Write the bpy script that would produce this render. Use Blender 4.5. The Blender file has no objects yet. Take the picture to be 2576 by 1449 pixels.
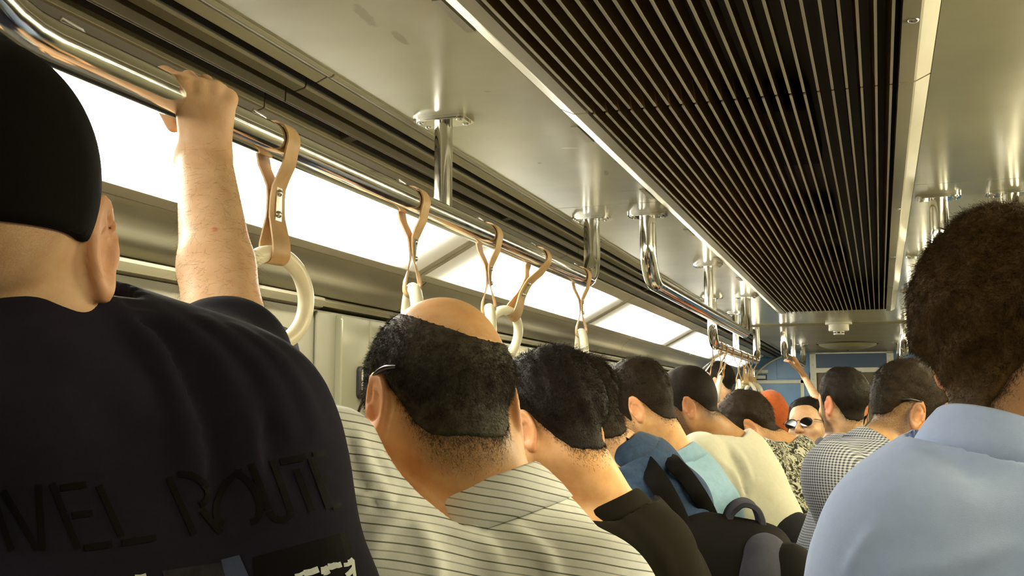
import bpy, bmesh, math, random
import numpy as np
from mathutils import Vector, Matrix
from mathutils.bvhtree import BVHTree

# ------------------------------------------------------------------ camera, world, exposure
SC = bpy.context.scene
COL = SC.collection
EYE = 1.58                                   # camera height above the carriage floor
FOC = 2630.0                                 # focal length in pixels of the 2576 x 1449 frame
PITCH = math.atan(305 / FOC)
YAW = math.atan(927 * math.cos(PITCH) / FOC)
FWD = np.array([-math.sin(YAW) * math.cos(PITCH), math.cos(YAW) * math.cos(PITCH), math.sin(PITCH)])
RGT = np.array([math.cos(YAW), math.sin(YAW), 0.0])
UPV = np.cross(RGT, FWD)
CAMPOS = np.array([0.0, 0.0, EYE])


def at(px, py, d):
    """world point seen at photo pixel (px, py), d metres in front of the camera"""
    return CAMPOS + (FWD + RGT * (px - 1288) / FOC - UPV * (py - 724.5) / FOC) * d


cam = bpy.data.cameras.new('camera')
cam.sensor_width = 36.0
cam.lens = FOC / 2576 * 36.0
cam.clip_start = 0.05
cam_o = bpy.data.objects.new('camera', cam)
COL.objects.link(cam_o)
M = Matrix.Identity(4)
for i in range(3):
    M[i][0], M[i][1], M[i][2], M[i][3] = RGT[i], UPV[i], -FWD[i], CAMPOS[i]
cam_o.matrix_world = M
SC.camera = cam_o

world = bpy.data.worlds.new('tunnel')
SC.world = world
world.use_nodes = True
world.node_tree.nodes['Background'].inputs[0].default_value = (0.9, 0.85, 0.6, 1)
world.node_tree.nodes['Background'].inputs[1].default_value = 0.008
LAMP_LEFT = 7.0                              # emission of the left row of light panels
LAMP_RIGHT = 6.0                             # base emission of the right row, scaled panel by panel
LAMP_COL = (1.0, 0.955, 0.80)
LAMP_COL_R = (1.0, 0.89, 0.57)               # yellow tint added to turn the right ceiling olive
SC.view_settings.view_transform = 'Standard'
SC.view_settings.look = 'None'
SC.view_settings.exposure = 2.15
SC.view_settings.gamma = 1.0
SC.view_settings.use_curve_mapping = False
SC.cycles.max_bounces = 6
SC.cycles.use_adaptive_sampling = True
SC.cycles.adaptive_threshold = 0.04
SC.cycles.adaptive_min_samples = 16
SC.cycles.diffuse_bounces = 4
SC.cycles.glossy_bounces = 4
SC.cycles.sample_clamp_indirect = 4.0
SC.cycles.use_denoising = True


# ------------------------------------------------------------------ helpers
def tag(o, label=None, cat=None, group=None, kind=None):
    if label: o['label'] = label
    if cat: o['category'] = cat
    if group: o['group'] = group
    if kind: o['kind'] = kind
    return o


def mk(name, verts, faces, mat, parent=None, smooth=False):
    me = bpy.data.meshes.new(name)
    if isinstance(verts, np.ndarray) and isinstance(faces, np.ndarray):
        nv, nf, k = len(verts), len(faces), faces.shape[1]
        me.vertices.add(nv)
        me.vertices.foreach_set('co', verts.astype(np.float32).ravel())
        me.loops.add(nf * k)
        me.loops.foreach_set('vertex_index', faces.astype(np.int32).ravel())
        me.polygons.add(nf)
        me.polygons.foreach_set('loop_start', np.arange(0, nf * k, k, dtype=np.int32))
        me.update(calc_edges=True)
        me.validate()
    else:
        me.from_pydata([tuple(v) for v in verts], [], [tuple(f) for f in faces])
    if isinstance(mat, (list, tuple)):
        for m_ in mat: me.materials.append(m_)
    elif mat is not None:
        me.materials.append(mat)
    if smooth:
        me.polygons.foreach_set('use_smooth', np.ones(len(me.polygons), dtype=bool))
    o = bpy.data.objects.new(name, me)
    COL.objects.link(o)
    if parent is not None:
        o.parent = parent
        o.matrix_parent_inverse = Matrix.Translation(-Vector(parent.location)) if parent.type == 'EMPTY' else Matrix.Identity(4)
    return o


def thing(name, label, cat, loc=(0, 0, 0), group=None):
    o = bpy.data.objects.new(name, None)
    o.empty_display_size = 0.05
    COL.objects.link(o)
    o.location = loc
    return tag(o, label, cat, group)


class MB:
    """collects shapes into one mesh"""
    def __init__(s):
        s.v, s.f, s.m = [], [], []

    def add(s, verts, faces, mi=0):
        b = len(s.v)
        s.v += [tuple(float(c) for c in p) for p in verts]
        s.f += [tuple(i + b for i in f) for f in faces]
        s.m += [mi] * len(faces)
        return s

    def box(s, x0, x1, y0, y1, z0, z1, mi=0):
        v = [(x, y, z) for x in (x0, x1) for y in (y0, y1) for z in (z0, z1)]
        f = [(0, 1, 3, 2), (4, 6, 7, 5), (0, 4, 5, 1), (2, 3, 7, 6), (0, 2, 6, 4), (1, 5, 7, 3)]
        return s.add(v, f, mi)

    def obox(s, c, ax, ay, az, hx, hy, hz, mi=0):
        c, ax, ay, az = (np.asarray(q, float) for q in (c, ax, ay, az))
        v = [c + ax * hx * i + ay * hy * j + az * hz * k for i in (-1, 1) for j in (-1, 1) for k in (-1, 1)]
        f = [(0, 1, 3, 2), (4, 6, 7, 5), (0, 4, 5, 1), (2, 3, 7, 6), (0, 2, 6, 4), (1, 5, 7, 3)]
        return s.add(v, f, mi)

    def prism_y(s, poly, y0, y1, mi=0):
        """closed (x, z) outline pulled along the carriage"""
        n = len(poly)
        v = [(x, y0, z) for x, z in poly] + [(x, y1, z) for x, z in poly]
        f = [(i, (i + 1) % n, (i + 1) % n + n, i + n) for i in range(n)]
        f += [tuple(range(n - 1, -1, -1)), tuple(range(n, 2 * n))]
        return s.add(v, f, mi)

    def tube(s, pts, r, n=16, mi=0, caps=True, closed=False):
        pts = [np.asarray(p, float) for p in pts]
        N = len(pts)
        rs = r if hasattr(r, '__len__') else [r] * N
        T = []
        for i in range(N):
            a = pts[(i - 1) % N] if (closed or i) else pts[i]
            b = pts[(i + 1) % N] if (closed or i < N - 1) else pts[i]
            t = b - a
            T.append(t / (np.linalg.norm(t) + 1e-12))
        ref = np.array([0, 0, 1.0]) if abs(T[0][2]) < 0.9 else np.array([1.0, 0, 0])
        u = np.cross(T[0], ref); u /= np.linalg.norm(u)
        v = []
        for i in range(N):
            u = u - T[i] * (u @ T[i]); u /= np.linalg.norm(u)
            w = np.cross(T[i], u)
            for k in range(n):
                a = 2 * math.pi * k / n
                v.append(pts[i] + (u * math.cos(a) + w * math.sin(a)) * rs[i])
        f = []
        for i in range(N if closed else N - 1):
            j = (i + 1) % N
            for k in range(n):
                k2 = (k + 1) % n
                f.append((i * n + k, i * n + k2, j * n + k2, j * n + k))
        if caps and not closed:
            f.append(tuple(range(n - 1, -1, -1)))
            f.append(tuple((N - 1) * n + k for k in range(n)))
        return s.add(v, f, mi)

    def dome(s, c, nrm, r, h, n=12, mi=0):
        c, nrm = np.asarray(c, float), np.asarray(nrm, float)
        nrm = nrm / np.linalg.norm(nrm)
        ref = np.array([0, 0, 1.0]) if abs(nrm[2]) < 0.9 else np.array([1.0, 0, 0])
        u = np.cross(nrm, ref); u /= np.linalg.norm(u); w = np.cross(nrm, u)
        v, f, R = [], [], 4
        for i in range(R):
            a = i / R * math.pi / 2
            for k in range(n):
                b = 2 * math.pi * k / n
                v.append(c + (u * math.cos(b) + w * math.sin(b)) * r * math.cos(a) + nrm * h * math.sin(a))
        v.append(c + nrm * h)
        for i in range(R - 1):
            for k in range(n):
                k2 = (k + 1) % n
                f.append((i * n + k, i * n + k2, (i + 1) * n + k2, (i + 1) * n + k))
        for k in range(n):
            f.append(((R - 1) * n + k, (R - 1) * n + (k + 1) % n, R * n))
        f.append(tuple(range(n - 1, -1, -1)))
        return s.add(v, f, mi)

    def build(s, name, mat, parent=None, smooth=False, bevel=0.0, auto=None):
        o = mk(name, s.v, s.f, mat, parent, smooth)
        if any(s.m):
            o.data.polygons.foreach_set('material_index', np.array(s.m, dtype=np.int32))
        bm = bmesh.new(); bm.from_mesh(o.data)
        bmesh.ops.recalc_face_normals(bm, faces=bm.faces)
        bm.to_mesh(o.data); bm.free()
        if auto:
            o.data.polygons.foreach_set('use_smooth', np.ones(len(o.data.polygons), dtype=bool))
            bm = bmesh.new(); bm.from_mesh(o.data)
            for e in bm.edges:
                if len(e.link_faces) == 2 and e.calc_face_angle(0) > math.radians(auto): e.smooth = False
            bm.to_mesh(o.data); bm.free()
        if bevel:
            m_ = o.modifiers.new('bevel', 'BEVEL'); m_.width = bevel; m_.segments = 2; m_.limit_method = 'ANGLE'
        return o


# ------------------------------------------------------------------ materials
def srgb(r, g, b):
    return tuple(((c / 255) / 12.92 if c / 255 <= 0.04045 else ((c / 255 + 0.055) / 1.055) ** 2.4) for c in (r, g, b))


class Mat:
    """small node builder around a principled shader"""
    def __init__(s, name, col=(0.5, 0.5, 0.5), rough=0.5, metal=0.0, spec=0.5):
        s.m = bpy.data.materials.new(name)
        s.m.use_nodes = True
        s.t = s.m.node_tree
        s.b = s.t.nodes['Principled BSDF']
        s.b.inputs['Base Color'].default_value = (*col, 1)
        s.b.inputs['Roughness'].default_value = rough
        s.b.inputs['Metallic'].default_value = metal
        s.b.inputs['Specular IOR Level'].default_value = spec
        s.col = None

    def n(s, typ, **kw):
        nd = s.t.nodes.new(typ)
        for k, v in kw.items():
            if k.startswith('_'): setattr(nd, k[1:], v)
            else: nd.inputs[k.replace('__', ' ')].default_value = v
        return nd

    def l(s, a, b): s.t.links.new(a, b)

    def coords(s, scale=(1, 1, 1), kind='Object'):
        tc = s.n('ShaderNodeTexCoord')
        mp = s.n('ShaderNodeMapping')
        mp.inputs['Scale'].default_value = scale
        s.l(tc.outputs[kind], mp.inputs['Vector'])
        return mp.outputs['Vector']

    def noise(s, scale, vec=None, detail=3.0, rough=0.55, stretch=(1, 1, 1)):
        nd = s.n('ShaderNodeTexNoise')
        nd.inputs['Scale'].default_value = scale
        nd.inputs['Detail'].default_value = detail
        nd.inputs['Roughness'].default_value = rough
        s.l(vec if vec is not None else s.coords(stretch), nd.inputs['Vector'])
        return nd.outputs['Fac']

    def ramp(s, fac, stops):
        nd = s.n('ShaderNodeValToRGB')
        el = nd.color_ramp.elements
        while len(el) < len(stops): el.new(0.5)
        for e, (p, c) in zip(el, stops):
            e.position = p
            e.color = (*c, 1) if len(c) == 3 else c
        s.l(fac, nd.inputs['Fac'])
        return nd.outputs['Color']

    def mix(s, fac, a, b, mode='MIX'):
        nd = s.n('ShaderNodeMix', _data_type='RGBA', _blend_type=mode)
        for sock, val in ((nd.inputs[0], fac), (nd.inputs[6], a), (nd.inputs[7], b)):
            if hasattr(val, 'links') or isinstance(val, bpy.types.NodeSocket): s.l(val, sock)
            elif isinstance(val, (int, float)): sock.default_value = val
            else: sock.default_value = (*val, 1) if len(val) == 3 else val
        return nd.outputs[2]

    def base(s, c): s.l(c, s.b.inputs['Base Color']); return s

    def rough(s, c): s.l(c, s.b.inputs['Roughness']); return s

    def bump(s, h, strength=0.3, dist=0.01):
        nd = s.n('ShaderNodeBump')
        nd.inputs['Strength'].default_value = strength
        nd.inputs['Distance'].default_value = dist
        s.l(h, nd.inputs['Height'])
        s.l(nd.outputs['Normal'], s.b.inputs['Normal'])
        return s

    def mottle(s, col, amt=0.12, scale=6, stretch=(1, 1, 1)):
        c2 = tuple(max(0, c * (1 - amt * 2)) for c in col)
        c1 = tuple(min(1, c * (1 + amt)) for c in col)
        return s.base(s.ramp(s.noise(scale, detail=4, stretch=stretch), [(0.3, c2), (0.7, c1)]))


MT = {}
def paint(name, col, rough=0.4, amt=0.08, scale=5, stretch=(1, 1, 1), metal=0.0, spec=0.5):
    m = Mat(name, col, rough, metal, spec)
    m.mottle(col, amt, scale, stretch)
    MT[name] = m.m
    return m


CEIL_C = (0.40, 0.38, 0.245)
m = paint('ceiling_enamel', CEIL_C, 0.22, 0.07, 3)
def blotches(m, base, spots):
    """scuffs and glue marks at fixed places: (x, y, half-length x, half-length y, turn, colour)"""
    tc = m.n('ShaderNodeTexCoord')
    nz = m.n('ShaderNodeTexNoise'); nz.inputs['Scale'].default_value = 60; nz.inputs['Detail'].default_value = 4
    m.l(tc.outputs['Object'], nz.inputs['Vector'])
    c = base
    for x, y, a, b, t, col in spots:
        mp = m.n('ShaderNodeMapping', _vector_type='TEXTURE'); mp.inputs['Location'].default_value = (x, y, 0); mp.inputs['Rotation'].default_value = (0, 0, t); mp.inputs['Scale'].default_value = (a, b, 1e3)
        m.l(tc.outputs['Object'], mp.inputs['Vector'])
        ln = m.n('ShaderNodeVectorMath', _operation='LENGTH'); m.l(mp.outputs[0], ln.inputs[0])
        ad = m.n('ShaderNodeMath', _operation='ADD'); m.l(ln.outputs['Value'], ad.inputs[0]); m.l(nz.outputs['Fac'], ad.inputs[1])
        mr = m.n('ShaderNodeMapRange'); mr.inputs['From Min'].default_value = 1.5; mr.inputs['From Max'].default_value = 1.2; mr.inputs['To Max'].default_value = .55
        m.l(ad.outputs[0], mr.inputs['Value'])
        c = m.mix(mr.outputs[0], c, col)
    m.base(c)
lk = m.b.inputs['Base Color'].links[0].from_socket
dk, lt = (.20, .18, .09), (.75, .73, .58)
blotches(m, lk, [(-.68, 1.30, .010, .05, .15, dk), (-.672, 1.40, .008, .035, .1, dk), (-.615, 2.14, .022, .006, .3, lt), (-.60, 2.40, .006, .03, .2, dk), (-.64, 1.70, .008, .004, .5, dk), (-.55, 2.30, .012, .004, 1.2, dk), (-.60, 2.62, .03, .004, .1, dk), (-.72, 2.25, .006, .012, .4, dk)])
m.bump(m.noise(14, detail=2), 0.04, 0.01)
m = paint('cream_enamel', (0.46, 0.42, 0.30), 0.35, 0.1, 7, (1, 0.2, 1))
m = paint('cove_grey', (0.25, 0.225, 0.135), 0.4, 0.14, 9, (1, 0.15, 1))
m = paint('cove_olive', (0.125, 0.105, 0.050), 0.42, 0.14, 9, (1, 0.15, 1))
m = paint('cove_shade', (0.050, 0.037, 0.014), 0.5, 0.12, 12, (1, 0.15, 1))  # brown holds the shade of the cove's upright faces
m = paint('slot_dark', (0.02, 0.016, 0.008), 0.7, 0.1, 8)  # near black; in the cove it stands in for slot shade
m = paint('wall_enamel', (0.23, 0.215, 0.145), 0.3, 0.09, 4)
m = paint('panel_grey', (0.34, 0.315, 0.21), 0.33, 0.1, 6, (1, 0.25, 1))
m = paint('gloss_panel', (0.25, 0.24, 0.16), 0.1, 0.05, 3)
m = paint('seal_black', (0.012, 0.011, 0.009), 0.5, 0.05, 10)
m = paint('floor_vinyl', (0.10, 0.09, 0.07), 0.45, 0.2, 20)
m = paint('fin_shaded', (0.21, 0.125, 0.035), 0.42, 0.14, 10, (1, 0.12, 1))  # dark faces of the metal fins, their shade put into the colour
m = paint('fin_lit_edge', (0.40, 0.37, 0.26), 0.34, 0.12, 12, (1, 0.1, 1), 0.35)  # pale lower fin edge, caught light put into the colour
m = paint('grille_frame', (0.33, 0.30, 0.19), 0.42, 0.14, 9, (1, 0.2, 1))
m = paint('frame_lit', (0.62, 0.58, 0.42), 0.3, 0.12, 9, (1, 0.25, 1))  # lighter copy of the frame paint, lamp light put into the colour
m = paint('header_olive', (0.20, 0.175, 0.085), 0.4, 0.12, 5)
m = paint('blue_panel', srgb(92, 140, 186), 0.35, 0.08, 5)
m = paint('blue_dark', srgb(62, 82, 108), 0.35, 0.08, 5)
m = paint('white_frame', (0.66, 0.66, 0.55), 0.35, 0.06, 8)
m = paint('door_brown', (0.13, 0.10, 0.05), 0.4, 0.1, 5)
m = paint('plastic_cream', (0.55, 0.53, 0.40), 0.4, 0.06, 8)
m = paint('ring_plastic', (0.80, 0.755, 0.55), 0.28, 0.06, 18)
m = Mat('chrome', (0.80, 0.79, 0.74), 0.09, 1.0)
m.rough(m.ramp(m.noise(30, detail=3), [(0.3, (0.06,) * 3), (0.75, (0.17,) * 3)]))
MT['chrome'] = m.m
m = Mat('steel', (0.62, 0.61, 0.55), 0.28, 1.0); MT['steel'] = m.m
m = Mat('leather_tan', (0.5, 0.3, 0.12), 0.45)
m.mottle((0.53, 0.335, 0.15), 0.12, 25)
m.bump(m.noise(220, detail=2), 0.12, 0.002)
MT['leather_tan'] = m.m
m = Mat('window_glass', (0.012, 0.012, 0.010), 0.05, 0.0, 0.5); MT['window_glass'] = m.m


def diffuser_mat(name, strength, y0, y1, col):
    """backlit plastic: the tube inside is a little shorter than the panel, so its ends give less light"""
    m = Mat(name, (0.70, 0.66, 0.50), 0.4)
    tc = m.n('ShaderNodeTexCoord')
    sep = m.n('ShaderNodeSeparateXYZ')
    m.l(tc.outputs['Object'], sep.inputs[0])
    L = (y1 - y0) / 2
    ab = m.n('ShaderNodeMath', _operation='ABSOLUTE'); m.l(sep.outputs['Y'], ab.inputs[0])
    mr = m.n('ShaderNodeMapRange', _interpolation_type='SMOOTHERSTEP')
    mr.inputs['From Min'].default_value = L - 0.02
    mr.inputs['From Max'].default_value = L - 0.42
    mr.inputs['To Min'].default_value = 0.18
    mr.inputs['To Max'].default_value = 1.0
    m.l(ab.outputs[0], mr.inputs['Value'])
    pw = m.n('ShaderNodeMath', _operation='POWER'); m.l(mr.outputs[0], pw.inputs[0]); pw.inputs[1].default_value = 3.0
    mu = m.n('ShaderNodeMath', _operation='MULTIPLY'); m.l(pw.outputs[0], mu.inputs[0]); mu.inputs[1].default_value = strength
    m.b.inputs['Emission Color'].default_value = (*col, 1)
    m.l(mu.outputs[0], m.b.inputs['Emission Strength'])
    return m.m


# ------------------------------------------------------------------ the carriage shell
XC = -0.224                                  # middle of the carriage
XW = 1.39                                    # distance of the left wall face from the camera axis
ZH = EYE + 0.564                             # ceiling height
Y0, YE = -1.6, 10.9
def mx(x): return 2 * XC - x                 # mirror across the middle


def struct(mb, name, mat, bevel=0.0, auto=None):
    o = mb.build(name, mat, None, bevel=bevel, auto=auto)
    return tag(o, kind='structure')


mb = MB(); mb.box(-XW - .1, mx(-XW - .1), Y0 - .1, YE + .1, -0.06, 0.0); struct(mb, 'floor', MT['floor_vinyl'])

# flat ceiling panels each side of the grille, with open joints
mb = MB()
SEAM = [Y0, 0.42, 2.79, 5.58]
for a, b in zip(SEAM[:-1], SEAM[1:]):
    for x0, x1 in ((-0.870, -0.535), (0.088, 0.422)):
        mb.box(x0, x1, a + .002, b - .002, ZH, ZH + .012)
for a, b in ((5.58, 6.28),):
    for x0, x1 in ((-0.870, -0.535), (0.088, 0.422)):
        mb.box(x0, x1, a + .002, b, ZH, ZH + .012)
mb.box(-0.870, 0.422, 6.27, 7.196, ZH, ZH + .012)
mb.box(-1.0, 0.56, Y0, YE, ZH + .16, ZH + .19)
struct(mb, 'ceiling', MT['ceiling_enamel'])
mb = MB()
mb.box(-0.870, 0.422, 7.204, 8.5, ZH - .012, ZH + .012)
mb.box(-0.870, 0.422, 8.506, 10.88, ZH - .004, ZH + .012)
mb.box(-0.870, 0.422, 7.200, 7.206, ZH + .004, ZH + .05)
struct(mb, 'trim_1', MT['header_olive'], 0.002)

# ribbed cove between the flat ceiling and the light panels (left: as seen, right: mirrored)
def cove(side, name):
    fx = (lambda x: -x) if side < 0 else (lambda x: mx(-x))
    Z = lambda z: EYE + z
    J = [Y0, 1.52, 3.38, 5.24, 7.10, 8.96, 10.88]
    ob = thing_root = None
    mbs = [MB(), MB(), MB(), MB(), MB()]
    for a, b in zip(J[:-1], J[1:]):
        a += .002; b -= .002
        P = lambda pl: [(fx(x), Z(z)) for x, z in pl]
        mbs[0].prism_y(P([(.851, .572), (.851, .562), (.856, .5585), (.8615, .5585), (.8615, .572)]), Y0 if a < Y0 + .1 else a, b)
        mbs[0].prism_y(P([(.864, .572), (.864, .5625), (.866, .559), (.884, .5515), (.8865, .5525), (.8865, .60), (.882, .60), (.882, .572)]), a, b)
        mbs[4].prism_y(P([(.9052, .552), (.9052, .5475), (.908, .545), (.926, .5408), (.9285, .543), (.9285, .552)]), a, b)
        mbs[3].prism_y(P([(.9050, .60), (.9050, .5505), (.9290, .5505), (.9290, .60)]), a, b)  # dark liner, the shade of the inner slot faces put into its colour
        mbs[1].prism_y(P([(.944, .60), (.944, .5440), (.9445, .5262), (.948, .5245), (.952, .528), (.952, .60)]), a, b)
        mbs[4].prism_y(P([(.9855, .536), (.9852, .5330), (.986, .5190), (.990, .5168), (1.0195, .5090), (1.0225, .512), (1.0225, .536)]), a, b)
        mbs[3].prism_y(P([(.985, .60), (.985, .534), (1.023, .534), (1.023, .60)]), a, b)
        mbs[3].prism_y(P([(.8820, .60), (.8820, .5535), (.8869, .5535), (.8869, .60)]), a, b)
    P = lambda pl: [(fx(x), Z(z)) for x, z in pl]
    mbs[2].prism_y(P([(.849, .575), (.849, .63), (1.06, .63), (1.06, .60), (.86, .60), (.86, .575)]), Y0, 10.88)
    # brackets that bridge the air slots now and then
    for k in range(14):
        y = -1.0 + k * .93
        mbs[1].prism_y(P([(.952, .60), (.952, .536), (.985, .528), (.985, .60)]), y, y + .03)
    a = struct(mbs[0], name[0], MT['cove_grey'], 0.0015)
    b = struct(mbs[1], name[1], MT['cove_shade'], 0.0012)
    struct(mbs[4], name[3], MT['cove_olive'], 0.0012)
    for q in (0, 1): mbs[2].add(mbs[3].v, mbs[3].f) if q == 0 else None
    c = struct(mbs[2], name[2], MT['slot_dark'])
cove(-1, ('trim_2', 'trim_3', 'trim_4', 'trim_20'))
cove(1, ('trim_5', 'trim_6', 'trim_7', 'trim_21'))

# light panels
def light_panel(side, y0, y1, label, group, strength):
    fx = (lambda x: -x) if side < 0 else (lambda x: mx(-x))
    a, b = (1.031, .512 - .003), (1.2745, .382)
    L = math.hypot(b[0] - a[0], b[1] - a[1])
    ux, uz = (b[0] - a[0]) / L, (b[1] - a[1]) / L
    nx, nz = uz, -ux                         # out of the panel: down and towards the aisle
    if nz > 0: nx, nz = -nx, -nz
    yc = (y0 + y1) / 2
    cxy = (fx((a[0] + b[0]) / 2), yc, EYE + (a[1] + b[1]) / 2)
    t = thing('ceiling_light', label, 'light', cxy, group)
    def pt(u, h): return (fx(a[0] + ux * u + nx * h) - cxy[0], EYE + a[1] + uz * u + nz * h - cxy[2])
    def bar(mb, u0, u1, ya, yb, h0, h1, mi=0):
        mb.prism_y([pt(u0, h0), pt(u1, h0), pt(u1, h1), pt(u0, h1)], ya - yc, yb - yc, mi)
    mb = MB()
    bar(mb, 0, .0475, y0 + .003, y1 - .003, -.02, .004)
    bar(mb, L - .0265, L, y0 + .003, y1 - .003, -.02, .004)
    bar(mb, .0475, L - .0265, y0 + .003, y0 + .028, -.02, .003)
    bar(mb, .0475, L - .0265, y1 - .028, y1 - .003, -.02, .003)
    f = mb.build('frame', MT['cream_enamel'], None, bevel=.0012); f.parent = t
    for yy in (y0 + .05, y1 - .05, yc):
        mb = MB()
        p = pt(L - .013, .004)
        mb.dome((p[0], yy - yc, p[1]), (nx if side < 0 else -nx, 0, nz), .006, .002, 10)
        s_ = mb.build('screw', MT['steel'], None, auto=40); s_.parent = t
    mb = MB(); bar(mb, .046, L - .025, y0 + .026, y1 - .026, -.008, .0)
    d = mb.build('diffuser', diffuser_mat('diffuser_%d_%d' % (side, round(y0 * 10)), strength, y0, y1, LAMP_COL if side < 0 else LAMP_COL_R)); d.parent = t
    mb = MB(); bar(mb, 0, L, y0 + .003, y1 - .003, -.05, -.035)
    h = mb.build('housing', MT['slot_dark']); h.parent = t
    return t

YL = [-0.95, 0.91, 2.77, 4.63, 6.49, 8.35, 10.21]
names = ['nearest lit light panel, above the man in the black cap',
         'long lit light panel above the rail with the nearest hanging rings',
         'lit light panel behind the far bent end of the near rail',
         'lit light panel between the near rail and the far cluster of rings',
         'lit light panel behind the far cluster of hanging rings',
         'farthest lit light panel near the blue end wall']
YL2 = [-0.95, 0.80] + YL[2:]
for i in range(6):
    light_panel(-1, YL2[i], YL2[i + 1], names[i], 'light panels along the left cove', LAMP_LEFT)
for i in range(6):
    light_panel(1, YL[i], YL[i + 1], 'yellow-tinted light panel of the right cove, ' +
                ['behind the camera', 'beside the camera', 'over the nearest right rail', 'over the middle right rail', 'over the far right rail', 'next to the end wall'][i],
                'light panels along the right cove', LAMP_RIGHT * (.5, 1.7, 1.4, 1, 1, 1)[i])  # strengths shaped to light the row's backs and keep the cap man dim

# sloped panel under the lights, moulding, wall
def side_wall(side, n0):
    fx = (lambda x: -x) if side < 0 else (lambda x: mx(-x))
    P = lambda pl: [(fx(x), EYE + z) for x, z in pl]
    mb = MB()
    for a, b in ((Y0, 2.86), (2.866, 5.60), (5.606, 8.3), (8.306, 10.88)):
        mb.prism_y(P([(1.276, .381), (1.279, .376), (1.300, .3615), (1.316, .347), (1.3225, .334), (1.326, .325), (1.333, .317), (1.345, .309), (1.372, .2955), (1.43, .2955), (1.43, .45), (1.29, .45)]), a, b)
    struct(mb, 'trim_%d' % n0, MT['panel_grey'], auto=25)
    mb = MB()
    mb.prism_y(P([(1.366, .291), (1.3575, .288), (1.3555, .281), (1.358, .275), (1.3640, .264), (1.375, .262), (1.43, .262), (1.43, .291)]), Y0, 2.40)
    mb.prism_y(P([(1.376, .291), (1.370, .282), (1.376, .270), (1.43, .268), (1.43, .291)]), 2.40, 10.88)
    struct(mb, 'trim_%d' % (n0 + 1), MT['cove_grey'], auto=35)
    # wall skin with openings: list of (y0, y1, z0, z1)
    wins = [(-1.2, 0.55, .92, EYE + .205), (0.75, 2.335, .92, EYE + .205), (5.75, 7.35, .92, EYE + .205), (8.9, 10.4, .92, EYE + .205)]
    return wins, fx

def rounded(y0, y1, z0, z1, r, n=8):
    pts = []
    for cy, cz, a0 in ((y1 - r, z1 - r, 0), (y0 + r, z1 - r, 90), (y0 + r, z0 + r, 180), (y1 - r, z0 + r, 270)):
        for k in range(n + 1):
            a = math.radians(a0 + 90 * k / n)
            pts.append((cy + r * math.cos(a), cz + r * math.sin(a)))
    return pts

def wall(side, name, wname, n0, wn0):
    wins, fx = side_wall(side, n0)
    xw = XW if side < 0 else XW
    bm = bmesh.new()
    def loop(pts, x):
        vs = [bm.verts.new((fx(x), y, z)) for y, z in pts]
        return [bm.edges.new((vs[i], vs[(i + 1) % len(vs)])) for i in range(len(vs))]
    edges = loop([(Y0, 0), (YE, 0), (YE, EYE + .2605), (Y0, EYE + .2605)], xw)
    for w in wins: edges += loop(rounded(*w, .09), xw)
    bmesh.ops.triangle_fill(bm, edges=edges, use_beauty=True)
    bmesh.ops.recalc_face_normals(bm, faces=bm.faces)
    r = bmesh.ops.extrude_face_region(bm, geom=bm.faces[:])
    for v in [g for g in r['geom'] if isinstance(g, bmesh.types.BMVert)]: v.co.x = fx(xw + .05)
    bmesh.ops.recalc_face_normals(bm, faces=bm.faces)
    me = bpy.data.meshes.new(name); bm.to_mesh(me); bm.free()
    me.materials.append(MT['wall_enamel'])
    o = bpy.data.objects.new(name, me); COL.objects.link(o); tag(o, kind='structure')
    for i, w in enumerate(wins):
        wo = MB()
        inner, outer = rounded(w[0] + .03, w[1] - .03, w[2] + .03, w[3] - .022, .075), rounded(w[0] + .001, w[1] - .001, w[2] + .001, w[3] - .001, .09)
        n = len(inner)
        v = [(fx(xw - .004), y, z) for y, z in outer] + [(fx(xw - .004), y, z) for y, z in inner] + [(fx(xw + .028), y, z) for y, z in inner] + [(fx(xw + .03), y, z) for y, z in outer]
        f = []
        for k in range(n):
            k2 = (k + 1) % n
            for q in range(3): f.append((q * n + k, q * n + k2, (q + 1) * n + k2, (q + 1) * n + k))
            f.append((3 * n + k, 3 * n + k2, k2, k))
        wo.add(v, f)
        fr = wo.build('window_%d' % (wn0 + i), MT['seal_black'], None, auto=40); tag(fr, kind='structure')
        g = MB()
        gi = rounded(w[0] + .028, w[1] - .028, w[2] + .028, w[3] - .02, .075)
        g.add([(fx(xw + .016), y, z) for y, z in gi] + [(fx(xw + .022), y, z) for y, z in gi],
              [tuple(range(n)), tuple(range(2 * n - 1, n - 1, -1))] + [(k, (k + 1) % n, (k + 1) % n + n, k + n) for k in range(n)])
        g.build('window_pane', MT['window_glass'], fr)
    return fx
fxL = wall(-1, 'wall_left', 'window', 8, 1)
fxR = wall(1, 'wall_right', 'window', 10, 5)

# dark tunnel behind the panes
mb = MB(); mb.box(-1.75, -1.70, Y0 - .2, YE + .2, -.1, 2.6)
struct(mb, 'wall_tunnel_left', MT['seal_black'])
mb = MB(); mb.box(mx(-1.70), mx(-1.75), Y0 - .2, YE + .2, -.1, 2.6)
struct(mb, 'wall_tunnel_right', MT['seal_black'])

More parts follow.
